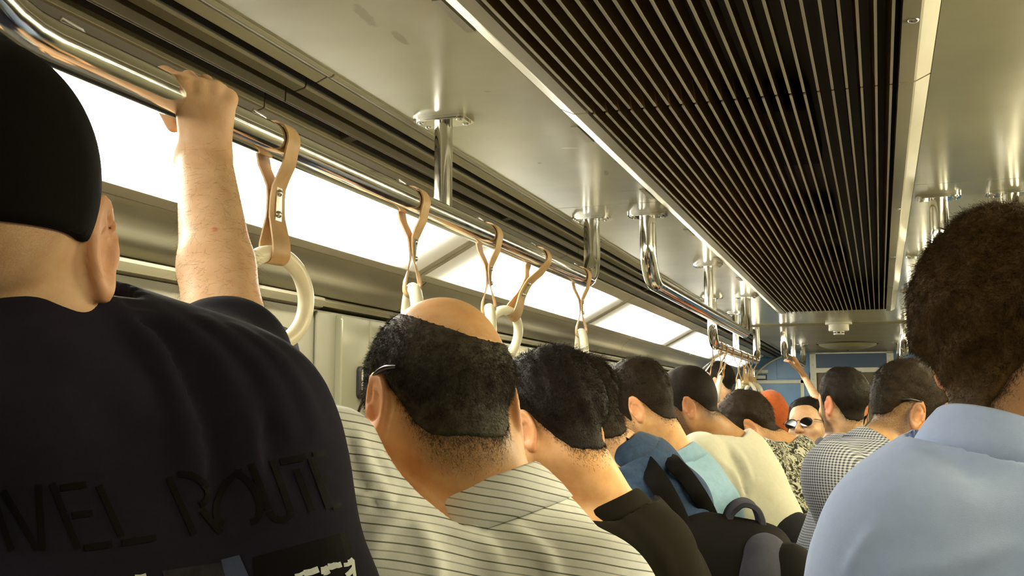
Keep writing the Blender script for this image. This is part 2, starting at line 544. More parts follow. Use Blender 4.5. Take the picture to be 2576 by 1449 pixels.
# raised grey window surround and glossy door pocket on the left wall
mb = MB()
pts = rounded(2.30, 2.475, .60, EYE + .255, .08)
def slab(mb, pts, x0, x1, fx):
    n = len(pts)
    mb.add([(fx(x0), y, z) for y, z in pts] + [(fx(x1), y, z) for y, z in pts],
           [tuple(range(n)), tuple(range(2 * n - 1, n - 1, -1))] + [(k, (k + 1) % n, (k + 1) % n + n, k + n) for k in range(n)])
slab(mb, rounded(2.50, 4.085, .25, EYE + .2525, .012), XW - .03, XW, fxL)
mb.prism_y([(-(XW - .034), EYE + .2525), (-(XW - .034), .25), (-XW, .25), (-XW, EYE + .2525)], 2.66, 2.668)
struct(mb, 'trim_12', MT['gloss_panel'], 0.004)
mb = MB()
mb.box(-(XW), -(XW - .012), 2.40, 2.50, .3, EYE + .258)
struct(mb, 'trim_13', MT['wall_enamel'], 0.008)

# sliding doors in the left wall
def side_door(y0, y1, n):
    d = MB()
    ym = (y0 + y1) / 2
    for a, b in ((y0 + .03, ym - .004), (ym + .004, y1 - .03)):
        slab(d, rounded(a, b, .02, EYE + .245, .02), XW - .012, XW - .001, fxL)
    o = d.build('door_%d' % n, MT['gloss_panel'], None, bevel=.003); tag(o, kind='structure')
    g = MB()
    for a, b in ((y0 + .12, ym - .09), (ym + .09, y1 - .12)):
        slab(g, rounded(a, b, 1.0, EYE + .12, .06), XW - .0135, XW - .011, fxL)
    g.build('door_pane', MT['window_glass'], o)
    s = MB(); s.box(-XW, -(XW - .02), y0, y0 + .026, 0.02, EYE + .25); s.box(-XW, -(XW - .02), y1 - .026, y1, .02, EYE + .25)
    s.build('door_seal', MT['seal_black'], o)
side_door(4.10, 5.45, 1)
side_door(7.45, 8.75, 2)

# end walls
mb = MB()
mb.box(-XW - .05, mx(-XW - .05), Y0 - .05, Y0, 0, ZH + .2)
struct(mb, 'wall_back', MT['wall_enamel'])
mb = MB()
Z = lambda z: EYE + z
mb.box(-XW - .05, -.66, YE, YE + .05, 0, ZH + .2); mb.box(.12, mx(-XW - .05), YE, YE + .05, 0, ZH + .2)
mb.box(-.66, .12, YE, YE + .05, Z(.36), ZH + .2)
struct(mb, 'wall_front', MT['blue_panel'])
mb = MB()                                     # light frame round the gangway door and its transom
for x0, x1 in ((-.65, -.59), (.075, .14)): mb.box(x0, x1, YE - .03, YE, 0, Z(.555))
mb.box(-.59, .075, YE - .03, YE, Z(.362), Z(.408)); mb.box(-.65, .14, YE - .03, YE, Z(.548), Z(.568))
for z in (.52, .44, .30, .15):
    for x in (-.62, .107): mb.dome((x, YE - .03, Z(z)), (0, -1, 0), .009, .004, 8)
struct(mb, 'trim_14', MT['white_frame'], .003)
mb = MB(); mb.box(-.59, .075, YE - .012, YE - .001, Z(.408), Z(.548)); struct(mb, 'trim_15', MT['blue_dark'])
mb = MB(); mb.box(-.64, .10, YE + .01, YE + .04, .01, Z(.37)); struct(mb, 'door_3', MT['door_brown'])
# framed window of the driver's cabin, left of the door
mb = MB()
x0, x1, zt, zb = -1.22, -.712, .293, -.35
mb.box(x0, x1, YE - .02, YE, Z(zt - .036), Z(zt)); mb.box(x0, x1, YE - .02, YE, Z(zb), Z(zb + .04))
mb.box(x0, x0 + .036, YE - .02, YE, Z(zb), Z(zt)); mb.box(x1 - .036, x1, YE - .02, YE, Z(zb), Z(zt))
w_ = struct(mb, 'window_9', MT['white_frame'], .004)
mb = MB(); mb.box(x0 + .036, x1 - .036, YE - .008, YE - .002, Z(zb + .04), Z(zt - .036)); mb.build('blind', MT['blue_panel'], w_)
# arch of the roof lining at the end wall and joints in the blue boards
mb = MB()
pa = []
for k in range(13):
    a = math.radians(180 - 75 * k / 12)
    pa.append((-.60 + .62 * math.cos(a), YE - .012, Z(.22 + .36 * math.sin(a))))
pa.append((.14, YE - .012, Z(.575)))
mb.tube(pa, .010, 8)
struct(mb, 'trim_16', MT['white_frame'], auto=40)
mb = MB(); mb.box(-.978, -.974, YE - .003, YE + .001, Z(.30), Z(.57)); mb.box(-.974, -.66, YE - .003, YE + .001, Z(.305), Z(.309))
struct(mb, 'trim_17', MT['blue_dark'])
MT['sign_silver'] = paint('sign_silver', (0.55, 0.58, 0.5), 0.3, 0.1, 30).m
def plate_sign(name, label, z0, z1, xa, xb):
    t = thing(name, label, 'sign', ((xa + xb) / 2, YE - .01, Z((z0 + z1) / 2)))
    mb = MB(); mb.box(xa, xb, YE - .012, YE - .001, Z(z0), Z(z1)); mb.build('backing', MT['seal_black'], t, bevel=.002)
    mb = MB(); mb.box(xa + .012, xb - .012, YE - .014, YE - .0115, Z(z0 + .011), Z(z1 - .011)); mb.build('face', MT['sign_silver'], t)
plate_sign('sign_plate', 'silver plate with a black border on the blue end wall, under another plate', .297, .352, -1.25, -1.075)
t = thing('sign_plate', 'plain pale plate on the blue end wall above the black-bordered plate', 'sign', (-1.13, YE - .008, Z(.38)))
mb = MB(); mb.box(-1.24, -1.06, YE - .010, YE - .001, Z(.365), Z(.398)); mb.build('face', MT['sign_silver'], t, bevel=.003)

# ------------------------------------------------------------------ air grille in the middle of the ceiling
def grille(y0, y1, label):
    t = thing('ceiling_grille', label, 'grille', (XC, (y0 + y1) / 2, ZH))
    zb = ZH - .012
    mb = MB()
    for f in (lambda x: x, mx):
        mb.prism_y([(f(-.549), ZH - .0002), (f(-.549), ZH + .004), (f(-.50), ZH + .02), (f(-.4985), ZH + .02), (f(-.4985), zb), (f(-.5225), zb), (f(-.526), zb + .001)], y0 + .0015, y1 - .0015)
    o = mb.build('frame', [MT['grille_frame'], MT['frame_lit']], t)
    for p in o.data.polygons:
        if p.normal.z < -.15 and abs(p.normal.x) > .2: p.material_index = 1  # slanted faces that catch the lamps get the lighter copy
    mb = MB()
    N = 23
    lean = .14
    for i in range(N):
        x = -.4985 + (i + .5) * (.549) / N
        w, h = .0011, .052
        lx = lean * h
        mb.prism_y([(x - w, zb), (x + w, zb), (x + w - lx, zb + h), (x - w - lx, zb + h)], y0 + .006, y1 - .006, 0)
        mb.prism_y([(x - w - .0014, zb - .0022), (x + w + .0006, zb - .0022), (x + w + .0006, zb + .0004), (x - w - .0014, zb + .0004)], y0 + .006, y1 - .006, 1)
    mb.build('slats', [MT['fin_shaded'], MT['fin_lit_edge']], t)
    n = int((y1 - y0) / .95)
    for k in range(max(n, 1)):
        ys = y1 - .3 - k * .97
        if ys < y0 + .05: continue
        mb = MB(); mb.dome((.0655, ys, zb), (0, 0, -1), .008, .004, 12)
        mb.build('screw', MT['steel'], t, auto=40)
    # clips that hold the frame to the ceiling
    for k in range(int((y1 - y0) / .64) + 1):
        ys = y0 + .12 + k * .64
        if ys + .14 > y1: break
        mb = MB(); mb.box(-.566, -.552, ys, ys + .13, ZH - .0018, ZH + .001)
        mb.build('clip', MT['grille_frame'], t)
grille(-1.4, 1.848, 'near ceiling air grille of long bronze fins overhead, before the joint')
grille(1.852, 6.26, 'far ceiling air grille of long bronze fins, between the joint and the smoke detector')
# ducts and fan boxes above the fins
mb = MB()
mb.box(-.55, -.545, Y0, 6.26, ZH - .0, ZH + .16); mb.box(.097, .102, Y0, 6.26, ZH - .0, ZH + .16)
mb.box(-.55, .102, 6.258, 6.266, ZH - .0, ZH + .16)
mb.box(-.55, .10, Y0, 6.26, ZH + .155, ZH + .158)
struct(mb, 'trim_18', MT['cove_shade'])
mb = MB()
for a in (.5, 2.3, 3.6, 4.8):
    mb.box(-.36, -.12, a, a + .55, ZH + .085, ZH + .15)
struct(mb, 'trim_19', MT['slot_dark'], .01)

# smoke detector and domed hatch
t = thing('smoke_detector', 'small cream smoke detector on the ceiling past the end of the grille', 'detector', (-.238, 7.16, ZH))
mb = MB(); mb.tube([(-.238, 7.16, ZH + .004), (-.238, 7.16, ZH - .012), (-.238, 7.16, ZH - .0125)], [.085, .085, .08], 24); mb.build('base', MT['plastic_cream'], t, auto=40)
mb = MB(); mb.tube([(-.238, 7.16, ZH - .012), (-.238, 7.16, ZH - .05), (-.238, 7.16, ZH - .056), (-.238, 7.16, ZH - .0562), (-.238, 7.16, ZH - .078), (-.238, 7.16, ZH - .08)], [.064, .064, .06, .036, .034, .03], 24); mb.build('sensor_head', MT['plastic_cream'], t, auto=40)
for k in range(8):
    a = k * math.pi / 4
    mb = MB(); mb.obox((-.238 + .0355 * math.cos(a), 7.16 + .0355 * math.sin(a), ZH - .067), (math.cos(a), math.sin(a), 0), (-math.sin(a), math.cos(a), 0), (0, 0, 1), .0022, .008, .005)
    mb.build('vent_slot', MT['seal_black'], t)
t = thing('ceiling_hatch', 'shallow domed round ceiling hatch in front of the blue end wall', 'hatch', (-.245, 9.35, ZH))
mb = MB(); mb.dome((-.245, 9.35, ZH - .003), (0, 0, -1), .245, .062, 40); mb.build('dome', MT['header_olive'], t, auto=40)
mb = MB(); mb.tube([(-.245 + .25 * math.cos(a), 9.35 + .25 * math.sin(a), ZH - .006) for a in np.linspace(0, 2 * math.pi, 49)[:-1]], .008, 8, closed=True); mb.build('rim', MT['slot_dark'], t, auto=60)
mb = MB(); mb.dome((-.245, 9.35, ZH - .064), (0, 0, -1), .012, .006, 10); mb.build('catch', MT['seal_black'], t)
# framed notice on the glossy panel
t = thing('wall_notice', 'small black-framed notice on the glossy wall panel beside the balding man\'s forehead', 'sign', (-1.36, 2.72, EYE + .075))
mb = MB(); ya, yb, za, zb_ = 2.585, 2.82, EYE + .03, EYE + .118
slab(mb, rounded(ya, yb, za, zb_, .014), XW - .042, XW - .030, fxL); mb.build('frame', MT['seal_black'], t, bevel=.002)
mb = MB(); slab(mb, rounded(ya + .010, yb - .010, za + .008, zb_ - .008, .008), XW - .0435, XW - .0415, fxL); mb.build('face', MT['plastic_cream'], t)
for a, b, c, d in ((.018, .055, .05, .078), (.066, .10, .052, .078), (.018, .05, .016, .04), (.06, .10, .02, .03), (.11, .2, .05, .056), (.11, .2, .062, .068), (.11, .18, .036, .042)):
    mb = MB(); slab(mb, rounded(ya + a, ya + b, za + c, za + d, .002, 3), XW - .0445, XW - .0430, fxL)
    mb.build('printed_mark', MT['seal_black'], t)


# ------------------------------------------------------------------ grab rails
def bend(p0, p1, p2, r, n=10):
    """points of the rounded corner p0-p1-p2"""
    p0, p1, p2 = (np.asarray(p, float) for p in (p0, p1, p2))
    a = (p0 - p1) / np.linalg.norm(p0 - p1); b = (p2 - p1) / np.linalg.norm(p2 - p1)
    ang = math.acos(np.clip(a @ b, -1, 1)); d = r / math.tan(ang / 2)
    c = p1 + (a + b) / np.linalg.norm(a + b) * (r / math.sin(ang / 2))
    s, e = p1 + a * d - c, p1 + b * d - c
    om = math.acos(np.clip(s @ e / r / r, -1, 1))
    return [c + (s * math.sin((1 - t) * om) + e * math.sin(t * om)) / math.sin(om) for t in np.linspace(0, 1, n)]


def mount_plate(x, y, par, w=.112, l=.062):
    mb = MB()
    pts = rounded(-l / 2, l / 2, -w / 2, w / 2, .014, 5)
    n = len(pts)
    for z0, z1, k in ((ZH - .006, ZH, 1.0), (ZH - .009, ZH - .006, .90)):
        mb.add([(x + b * k, y + a * k, z1) for a, b in pts] + [(x + b * k, y + a * k, z0) for a, b in pts],
               [tuple(range(n)), tuple(range(2 * n - 1, n - 1, -1))] + [(i, (i + 1) % n, (i + 1) % n + n, i + n) for i in range(n)])
    o = mb.build('mounting_plate', MT['chrome'], par, auto=35)
    for sx in (-1, 1):
        for sy in (-1, 1):
            sc = MB(); sc.dome((x + sx * .040, y + sy * .017, ZH - .009), (0, 0, -1), .0065, .003, 10)
            sc.build('screw', MT['steel'], o, auto=40)
    return o


def rail(x, ya, yb, posts, label, group, z=EYE + .372, ra=.10, rb=.10, stops=()):
    t = thing('grab_rail', label, 'rail', (x, (ya + yb) / 2, ZH), group)
    top = ZH - .004
    pts = [(x, ya, top)] + bend((x, ya, top), (x, ya, z), (x, yb, z), ra) + bend((x, ya, z), (x, yb, z), (x, yb, top), rb) + [(x, yb, top)]
    mb = MB(); mb.tube(pts, .0240, 28); mb.build('rail_tube', MT['chrome'], t, auto=50)
    for y in (ya, yb): mount_plate(x, y, t)
    for y in posts:
        mb = MB(); mb.tube([(x, y, top), (x, y, z + .03), (x, y, z + .004)], [.0178, .0178, .0178], 24); mb.build('support_post', MT['chrome'], t, auto=50)
        mount_plate(x, y, t)
    for y in stops:
        mb = MB()
        zt = z + .0240
        mb.tube([(x - .004, y - .055, zt), (x - .004, y - .045, zt + .004), (x - .004, y - .03, zt + .001), (x - .004, y - .025, zt + .009), (x - .004, y + .005, zt + .007), (x - .004, y + .012, zt)], .0016, 6)
        mb.dome((x - .004, y - .058, zt - .001), (0, 0, 1), .006, .005, 10)
        mb.build('strap_stop', MT['steel'], t, auto=50)
    return t

ZR = EYE + .372
STR1 = [1.245, 1.70, 2.09, 2.45, 2.83]
rail(-.785, .66, 2.955, [1.838], 'chrome grab rail with the five big ivory rings, held by the raised hand', 'chrome ceiling rails', ra=.15, rb=.075, stops=[.86] + [s - .03 for s in STR1])
rail(-.617, 2.955, 5.31, [4.09], 'bare chrome grab rail beyond the near rail, starting beside its bent end', 'chrome ceiling rails')
STR3 = [5.50, 5.66, 5.92, 6.30, 6.62, 6.86, 7.08]
rail(-.785, 5.30, 7.32, [6.22], 'far chrome grab rail hung with a cluster of ivory rings', 'chrome ceiling rails', z=EYE + .325, ra=.10, rb=.08)
rail(-.617, 7.50, 9.40, [8.32], 'farthest chrome grab rail gripped by a raised hand before the blue wall', 'chrome ceiling rails')
rail(.337, .66, 2.955, [1.838], 'chrome grab rail behind the big brown-haired head at right', 'chrome ceiling rails')
rail(.166, 2.955, 5.31, [4.09], 'chrome grab rail right of the grille, curving down beside the brown-haired head', 'chrome ceiling rails')
rail(.337, 5.30, 7.32, [6.22], 'chrome grab rail hidden past the brown-haired head', 'chrome ceiling rails')
rail(.166, 7.50, 9.40, [8.32], 'far chrome grab rail right of the domed hatch', 'chrome ceiling rails')


# ------------------------------------------------------------------ hanging rings
def strap_meshes():
    th = .0013
    side = [(.0246 * math.cos(a), .0246 * math.sin(a)) for a in np.linspace(math.pi / 2, -.45, 9)]
    side += [(.0180, -.031), (.0100, -.047), (.0042, -.060), (.0024, -.074), (.0022, -.088), (.0028, -.099), (.0075, -.116), (.0118, -.131), (.0128, -.140)]
    side += [(.0130 * math.cos(a), -.1455 + .0130 * math.sin(a)) for a in np.linspace(0.1, -math.pi / 2, 7)]
    path = side + [(-x, z) for x, z in side[-2:0:-1]]
    n = len(path)
    v, f = [], []
    for i, (x, z) in enumerate(path):
        a, b = path[i - 1], path[(i + 1) % n]
        tx, tz = b[0] - a[0], b[1] - a[1]; L = math.hypot(tx, tz)
        nx, nz = -tz / L, tx / L
        for q, (o, y) in enumerate(((th, -.0145), (th, .0145), (-th, .0145), (-th, -.0145))):
            v.append((x + nx * o, y, z + nz * o))
    for i in range(n):
        j = (i + 1) % n
        for q in range(4):
            f.append((i * 4 + q, i * 4 + (q + 1) % 4, j * 4 + (q + 1) % 4, j * 4 + q))
    return v, f


def twist_pts(v, tw, z0=-.05, z1=-.13):
    out = []
    for x, y, z in v:
        k = min(max((z0 - z) / (z0 - z1), 0), 1); a = tw * k
        out.append((x * math.cos(a) - y * math.sin(a), x * math.sin(a) + y * math.cos(a), z))
    return out


def hanging_ring(x, y, tw, tilt_x, tilt_y, label, group, ZR=EYE + .372):
    """strap looped over the rail; tw turns the ring about the strap, tilt swings it"""
    t = thing('hanging_ring', label, 'hand ring', (x, y, ZR), group)
    R = Matrix.Rotation(tilt_x, 3, 'X') @ Matrix.Rotation(tilt_y, 3, 'Y')
    def place(v):
        out = []
        for p in v:
            k = min(max((.02 - p[2]) / .04, 0), 1)             # the part that grips the rail stays on it
            a = Vector(p); b = R @ a
            q = a.lerp(b, k) * 1.085
            out.append((q.x + x, q.y + y, q.z + ZR))
        return out
    v, f = strap_meshes()
    mb = MB(); mb.add(place(twist_pts(v, tw)), f); mb.build('strap', MT['leather_tan'], t, auto=55)
    mb = MB()
    mb.box(.0036, .0056, -.0058, .0058, -.104, -.058)
    mb.v = place(twist_pts(mb.v, tw)); rp = mb.build('rivet_plate', MT['steel'], t, auto=40)
    for z in (-.067, -.095):
        mb = MB(); mb.dome((.0056, 0, z), (1, 0, 0), .0048, .0038, 10)
        mb.v = place(twist_pts(mb.v, tw)); mb.build('rivet', MT['steel'], rp, auto=40)
    mb = MB()
    Rr, r, n = .0575, .0107, 18
    pts = [(0, Rr * math.sin(a), -.1455 - Rr + Rr * math.cos(a)) for a in np.linspace(0, 2 * math.pi, 57)[:-1]]
    mb.tube(pts, r, n, closed=True)
    mb.v = place(twist_pts(mb.v, tw)); mb.build('ring', MT['ring_plastic'], t, auto=60)
    return t

RD = math.radians
G1 = 'ivory rings on the near rail'
hanging_ring(-.785, STR1[0], RD(-15), 0, 0, 'nearest ivory ring on a tan leather strap, hanging whole beside the raised arm', G1)
hanging_ring(-.785, STR1[1], RD(34), 0, 0, 'second ivory ring, seen edge on above the balding man\'s grey temple', G1)
hanging_ring(-.785, STR1[2], RD(26), 0, 0, 'third ivory ring, only its strap showing above the bald crown', G1)
hanging_ring(-.785, STR1[3], RD(-14), RD(-20), RD(20), 'fourth ivory ring, swung aside and half hidden by the bald head', G1)
hanging_ring(-.785, STR1[4], RD(24), 0, 0, 'fifth ivory ring, edge on at the bent end of the near rail', G1)
G3 = 'ivory rings on the far rail'
for y, tw, tx, ty, lb in zip(STR3, (14, 8, 10, 14, -60, -75, -50), (6, -4, 8, 0, 0, 4, -3), (24, 6, 20, 0, 0, 0, 0),
                             ('far ring swung out the most, just over the faded-haircut head', 'second ring of the far cluster, touching the tilted one beside it', 'third ring of the far cluster, tilted against the second', 'fourth ring of the far cluster, hanging straight and edge on',
                              'fifth ring of the far cluster, in front of the blue wall, open side showing', 'sixth ring of the far cluster, turned inside the others', 'last ring of the far cluster at the end of the far rail')):
    hanging_ring(-.785, y, RD(tw), RD(tx), RD(ty), lb, G3, EYE + .325)


# ------------------------------------------------------------------ implicit-surface modelling
F32 = np.float32


def smin(a, b, k):
    if k <= 0: return np.minimum(a, b)
    h = np.maximum(k - np.abs(a - b), 0) / k
    return np.minimum(a, b) - h * h * (k * 0.25)


def frame(yaw=0.0, pitch=0.0, roll=0.0):
    """columns = right, forward, up; yaw turns to the left, pitch nods down, roll leans to the right"""
    R = Matrix.Rotation(yaw, 3, 'Z') @ Matrix.Rotation(-pitch, 3, 'X') @ Matrix.Rotation(roll, 3, 'Y')
    return np.array(R)


class Field:
    """a smooth union of ellipsoids and tapered capsules"""
    def __init__(s): s.p = []

    def ell(s, c, r, k=.02, R=None, sub=False):
        s.p.append(('e', np.array(c, F32), np.array(r, F32), None if R is None else np.array(R, F32), k, sub)); return s

    def cap(s, a, b, ra, rb=None, k=.02, sub=False):
        s.p.append(('c', np.array(a, F32), np.array(b, F32), (ra, ra if rb is None else rb), k, sub)); return s

    def plane(s, c, n, k=.01):
        n = np.array(n, float); n /= np.linalg.norm(n)
        s.p.append(('p', np.array(c, F32), n.astype(F32), None, k, True)); return s

    def func(s, fn, k=.02, sub=False):
        s.p.append(('f', fn, None, None, k, sub)); return s

    def head(s, H, off=0.0, ears=True, k=.03, face=True):
        s.p.append(('h', H, off, (ears, face), k, False)); return s

    def one(s, q, P):
        t = q[0]
        if t == 'e':
            L = P - q[1]
            if q[3] is not None: L = L @ q[3]
            A = L / q[2]
            k0 = np.sqrt((A * A).sum(1)) + 1e-9
            B = A / q[2]
            k1 = np.sqrt((B * B).sum(1)) + 1e-9
            return k0 * (k0 - 1) / k1
        if t == 'c':
            ba = q[2] - q[1]
            L = P - q[1]
            h = np.clip((L @ ba) / (ba @ ba + 1e-12), 0, 1)
            D = L - h[:, None] * ba
            return np.sqrt((D * D).sum(1)) - (q[3][0] + (q[3][1] - q[3][0]) * h)
        if t == 'p':
            return (P - q[1]) @ q[2] * -1
        if t == 'f':
            return q[1](P)
        if t == 'h':
            return q[1].dist(P, q[2], *q[3])

    def zr(s, q):
        t, m = q[0], 0.09
        if t == 'e':
            r = float(q[2].max()) if q[3] is not None else float(q[2][2]); return q[1][2] - r - m, q[1][2] + r + m
        if t == 'c':
            r = max(q[3]); return min(q[1][2], q[2][2]) - r - m, max(q[1][2], q[2][2]) + r + m
        if t == 'h':
            return q[1].c[2] - .19 - m, q[1].c[2] + .19 + m
        return -1e9, 1e9

    def ev(s, P):
        P = np.asarray(P, F32)
        z0, z1 = (float(P[:, 2].min()), float(P[:, 2].max())) if len(P) else (0, 0)
        d = np.full(len(P), 0.6, F32)
        for q in s.p:
            a, b = s.zr(q)
            if b < z0 or a > z1: continue
            v = s.one(q, P)
            if q[5]: d = -smin(-d, v, q[4])
            else: d = smin(d, v, q[4])
        return d


class Head:
    """a head of unit size 1 = about 23 cm from chin to crown; c is the middle between the ears"""
    def __init__(s, c, yaw, pitch=0.0, roll=0.0, size=1.0, ear=1.0, nose=1.0, flare=17):
        s.c = np.array(c, F32); s.R = frame(yaw, pitch, roll).astype(F32); s.s = size
        f = s.f = Field()
        f.ell((0, -.008, .044), (.0735, .094, .0865), 0)
        f.ell((0, -.046, .020), (.0625, .049, .060), .02)
        f.ell((0, .044, .044), (.058, .044, .056), .025)
        g = s.g = Field()
        g.ell((0, .040, -.030), (.057, .050, .074), 0)
        for x in (-1, 1):
            g.cap((x * .054, -.008, -.040), (x * .020, .066, -.094), .019, .016, .03)
            g.ell((x * .042, .060, -.022), (.022, .022, .020), .02)
            g.ell((x * .060, .010, -.010), (.015, .030, .040), .03)
        g.ell((0, .078, -.098), (.020, .015, .015), .02)
        g.cap((-.034, .082, .024), (.034, .082, .024), .010, .010, .018)
        g.cap((0, .090, .016), (0, .110 + .006 * (nose - 1), -.026), .0075, .0115 * nose, .014)
        for x in (-1, 1):
            g.ell((x * .0125, .100, -.031), (.009, .010, .008), .008)
            g.ell((x * .032, .097, .003), (.018, .012, .011), .012, sub=True)
            g.ell((x * .032, .079, .003), (.013, .0125, .0115), .004)
            g.cap((x * .022, .0925, -.0002), (x * .042, .087, .000), .0022, .002, .003)
        g.cap((-.019, .089, -.0565), (.019, .089, -.0565), .0075, .0075, .010)
        g.cap((-.016, .0885, -.0680), (.016, .0885, -.0680), .0085, .0085, .010)
        g.cap((-.022, .1005, -.0622), (.022, .1005, -.0622), .0022, .0022, .005, sub=True)
        s.er = []
        for x in (-1, 1):
            R = np.array(Matrix.Rotation(x * math.radians(-flare), 3, 'Z') @ Matrix.Rotation(math.radians(11), 3, 'X'))
            # ear axes: outward, forward, up
            s.er.append((np.array((x * (.0772 + .0018 * (flare > 25)), -.018, -.004), F32), (R @ np.diag([x, 1, 1])).astype(F32)))
        s.ear = ear

    def loc(s, P): return ((np.asarray(P, F32) - s.c) @ s.R) / s.s
    def world(s, p): return s.c + s.R @ (np.array(p, F32) * s.s)

    def ear_d(s, L):
        d = np.full(len(L), 1.0, F32)
        for c, R in s.er:
            E = ((L - c) @ R) / s.ear
            m = (np.abs(E[:, 0]) < .05) & (np.abs(E[:, 1]) < .06) & (np.abs(E[:, 2]) < .07)
            if not m.any(): continue
            w, u, v = E[m, 0], E[m, 1], E[m, 2]
            uc = u + .002 - .10 * v
            hw = .0165 - .10 * np.clip(-v - .004, 0, .03)           # narrower towards the lobe
            q = np.sqrt((uc / hw) ** 2 + (v / .0300) ** 2)
            rim = np.sqrt(((q - .97) * .0175) ** 2 + (w - .0052) ** 2) - np.where(uc > .009, .0024, .0040)
            q2 = np.sqrt(((uc + .001) / .0098) ** 2 + ((v + .002) / .0195) ** 2)
            anti = np.sqrt(((q2 - 1) * .0105) ** 2 + (w - .0046) ** 2) - np.where(uc > .004, .0010, .0031)
            disc = np.maximum(np.abs(w) - .0026, (q - 1.0) * .015)
            e = smin(smin(disc, rim, .0025), anti, .002)
            lobe = np.sqrt(((w - .002) / .0045) ** 2 + ((uc - .0015) / .0085) ** 2 + ((v + .0275) / .0095) ** 2)
            e = smin(e, (lobe - 1) * .006, .005)
            trag = np.sqrt((w - .003) ** 2 + (uc - .0125) ** 2 + ((v + .005) * .7) ** 2) - .0055
            e = smin(e, trag, .004)
            con = np.sqrt(((w - .006) / .0115) ** 2 + ((uc - .0035) / .0078) ** 2 + ((v + .0055) / .0120) ** 2)
            e = -smin(-e, (con - 1) * .007, .002)
            root = np.sqrt((w + .010) ** 2 + ((uc - .004) * .8) ** 2 + (v * .45) ** 2) - .0115
            e = smin(e, root, .006)
            d[m] = np.minimum(d[m], e * s.ear)
        return d

    def dist(s, P, off=0.0, ears=True, face=True):
        L = s.loc(P)
        d = np.sqrt(((L - np.array((0, 0, -.0), F32)) ** 2).sum(1)) - .11
        near = d < .07
        if near.any():
            Q = L[near]
            v = s.f.ev2(Q)
            if face:
                w = s.g.ev2(Q)
                v = smin(v, w, .03)
            if ears: v = smin(v, s.ear_d(Q), .005)
            d[near] = v
        return d * s.s - off

    def skull(s, P, face=True):
        L = s.loc(P)
        v = s.f.ev2(L)
        if face: v = smin(v, s.g.ev2(L), .03)
        return v * s.s


def ev2(self, P):
    d = np.full(len(P), 0.6, F32)
    for q in self.p:
        v = self.one(q, P)
        if q[5]: d = -smin(-d, v, q[4])
        else: d = smin(d, v, q[4]) if q[4] else np.minimum(d, v)
    return d
Field.ev2 = ev2


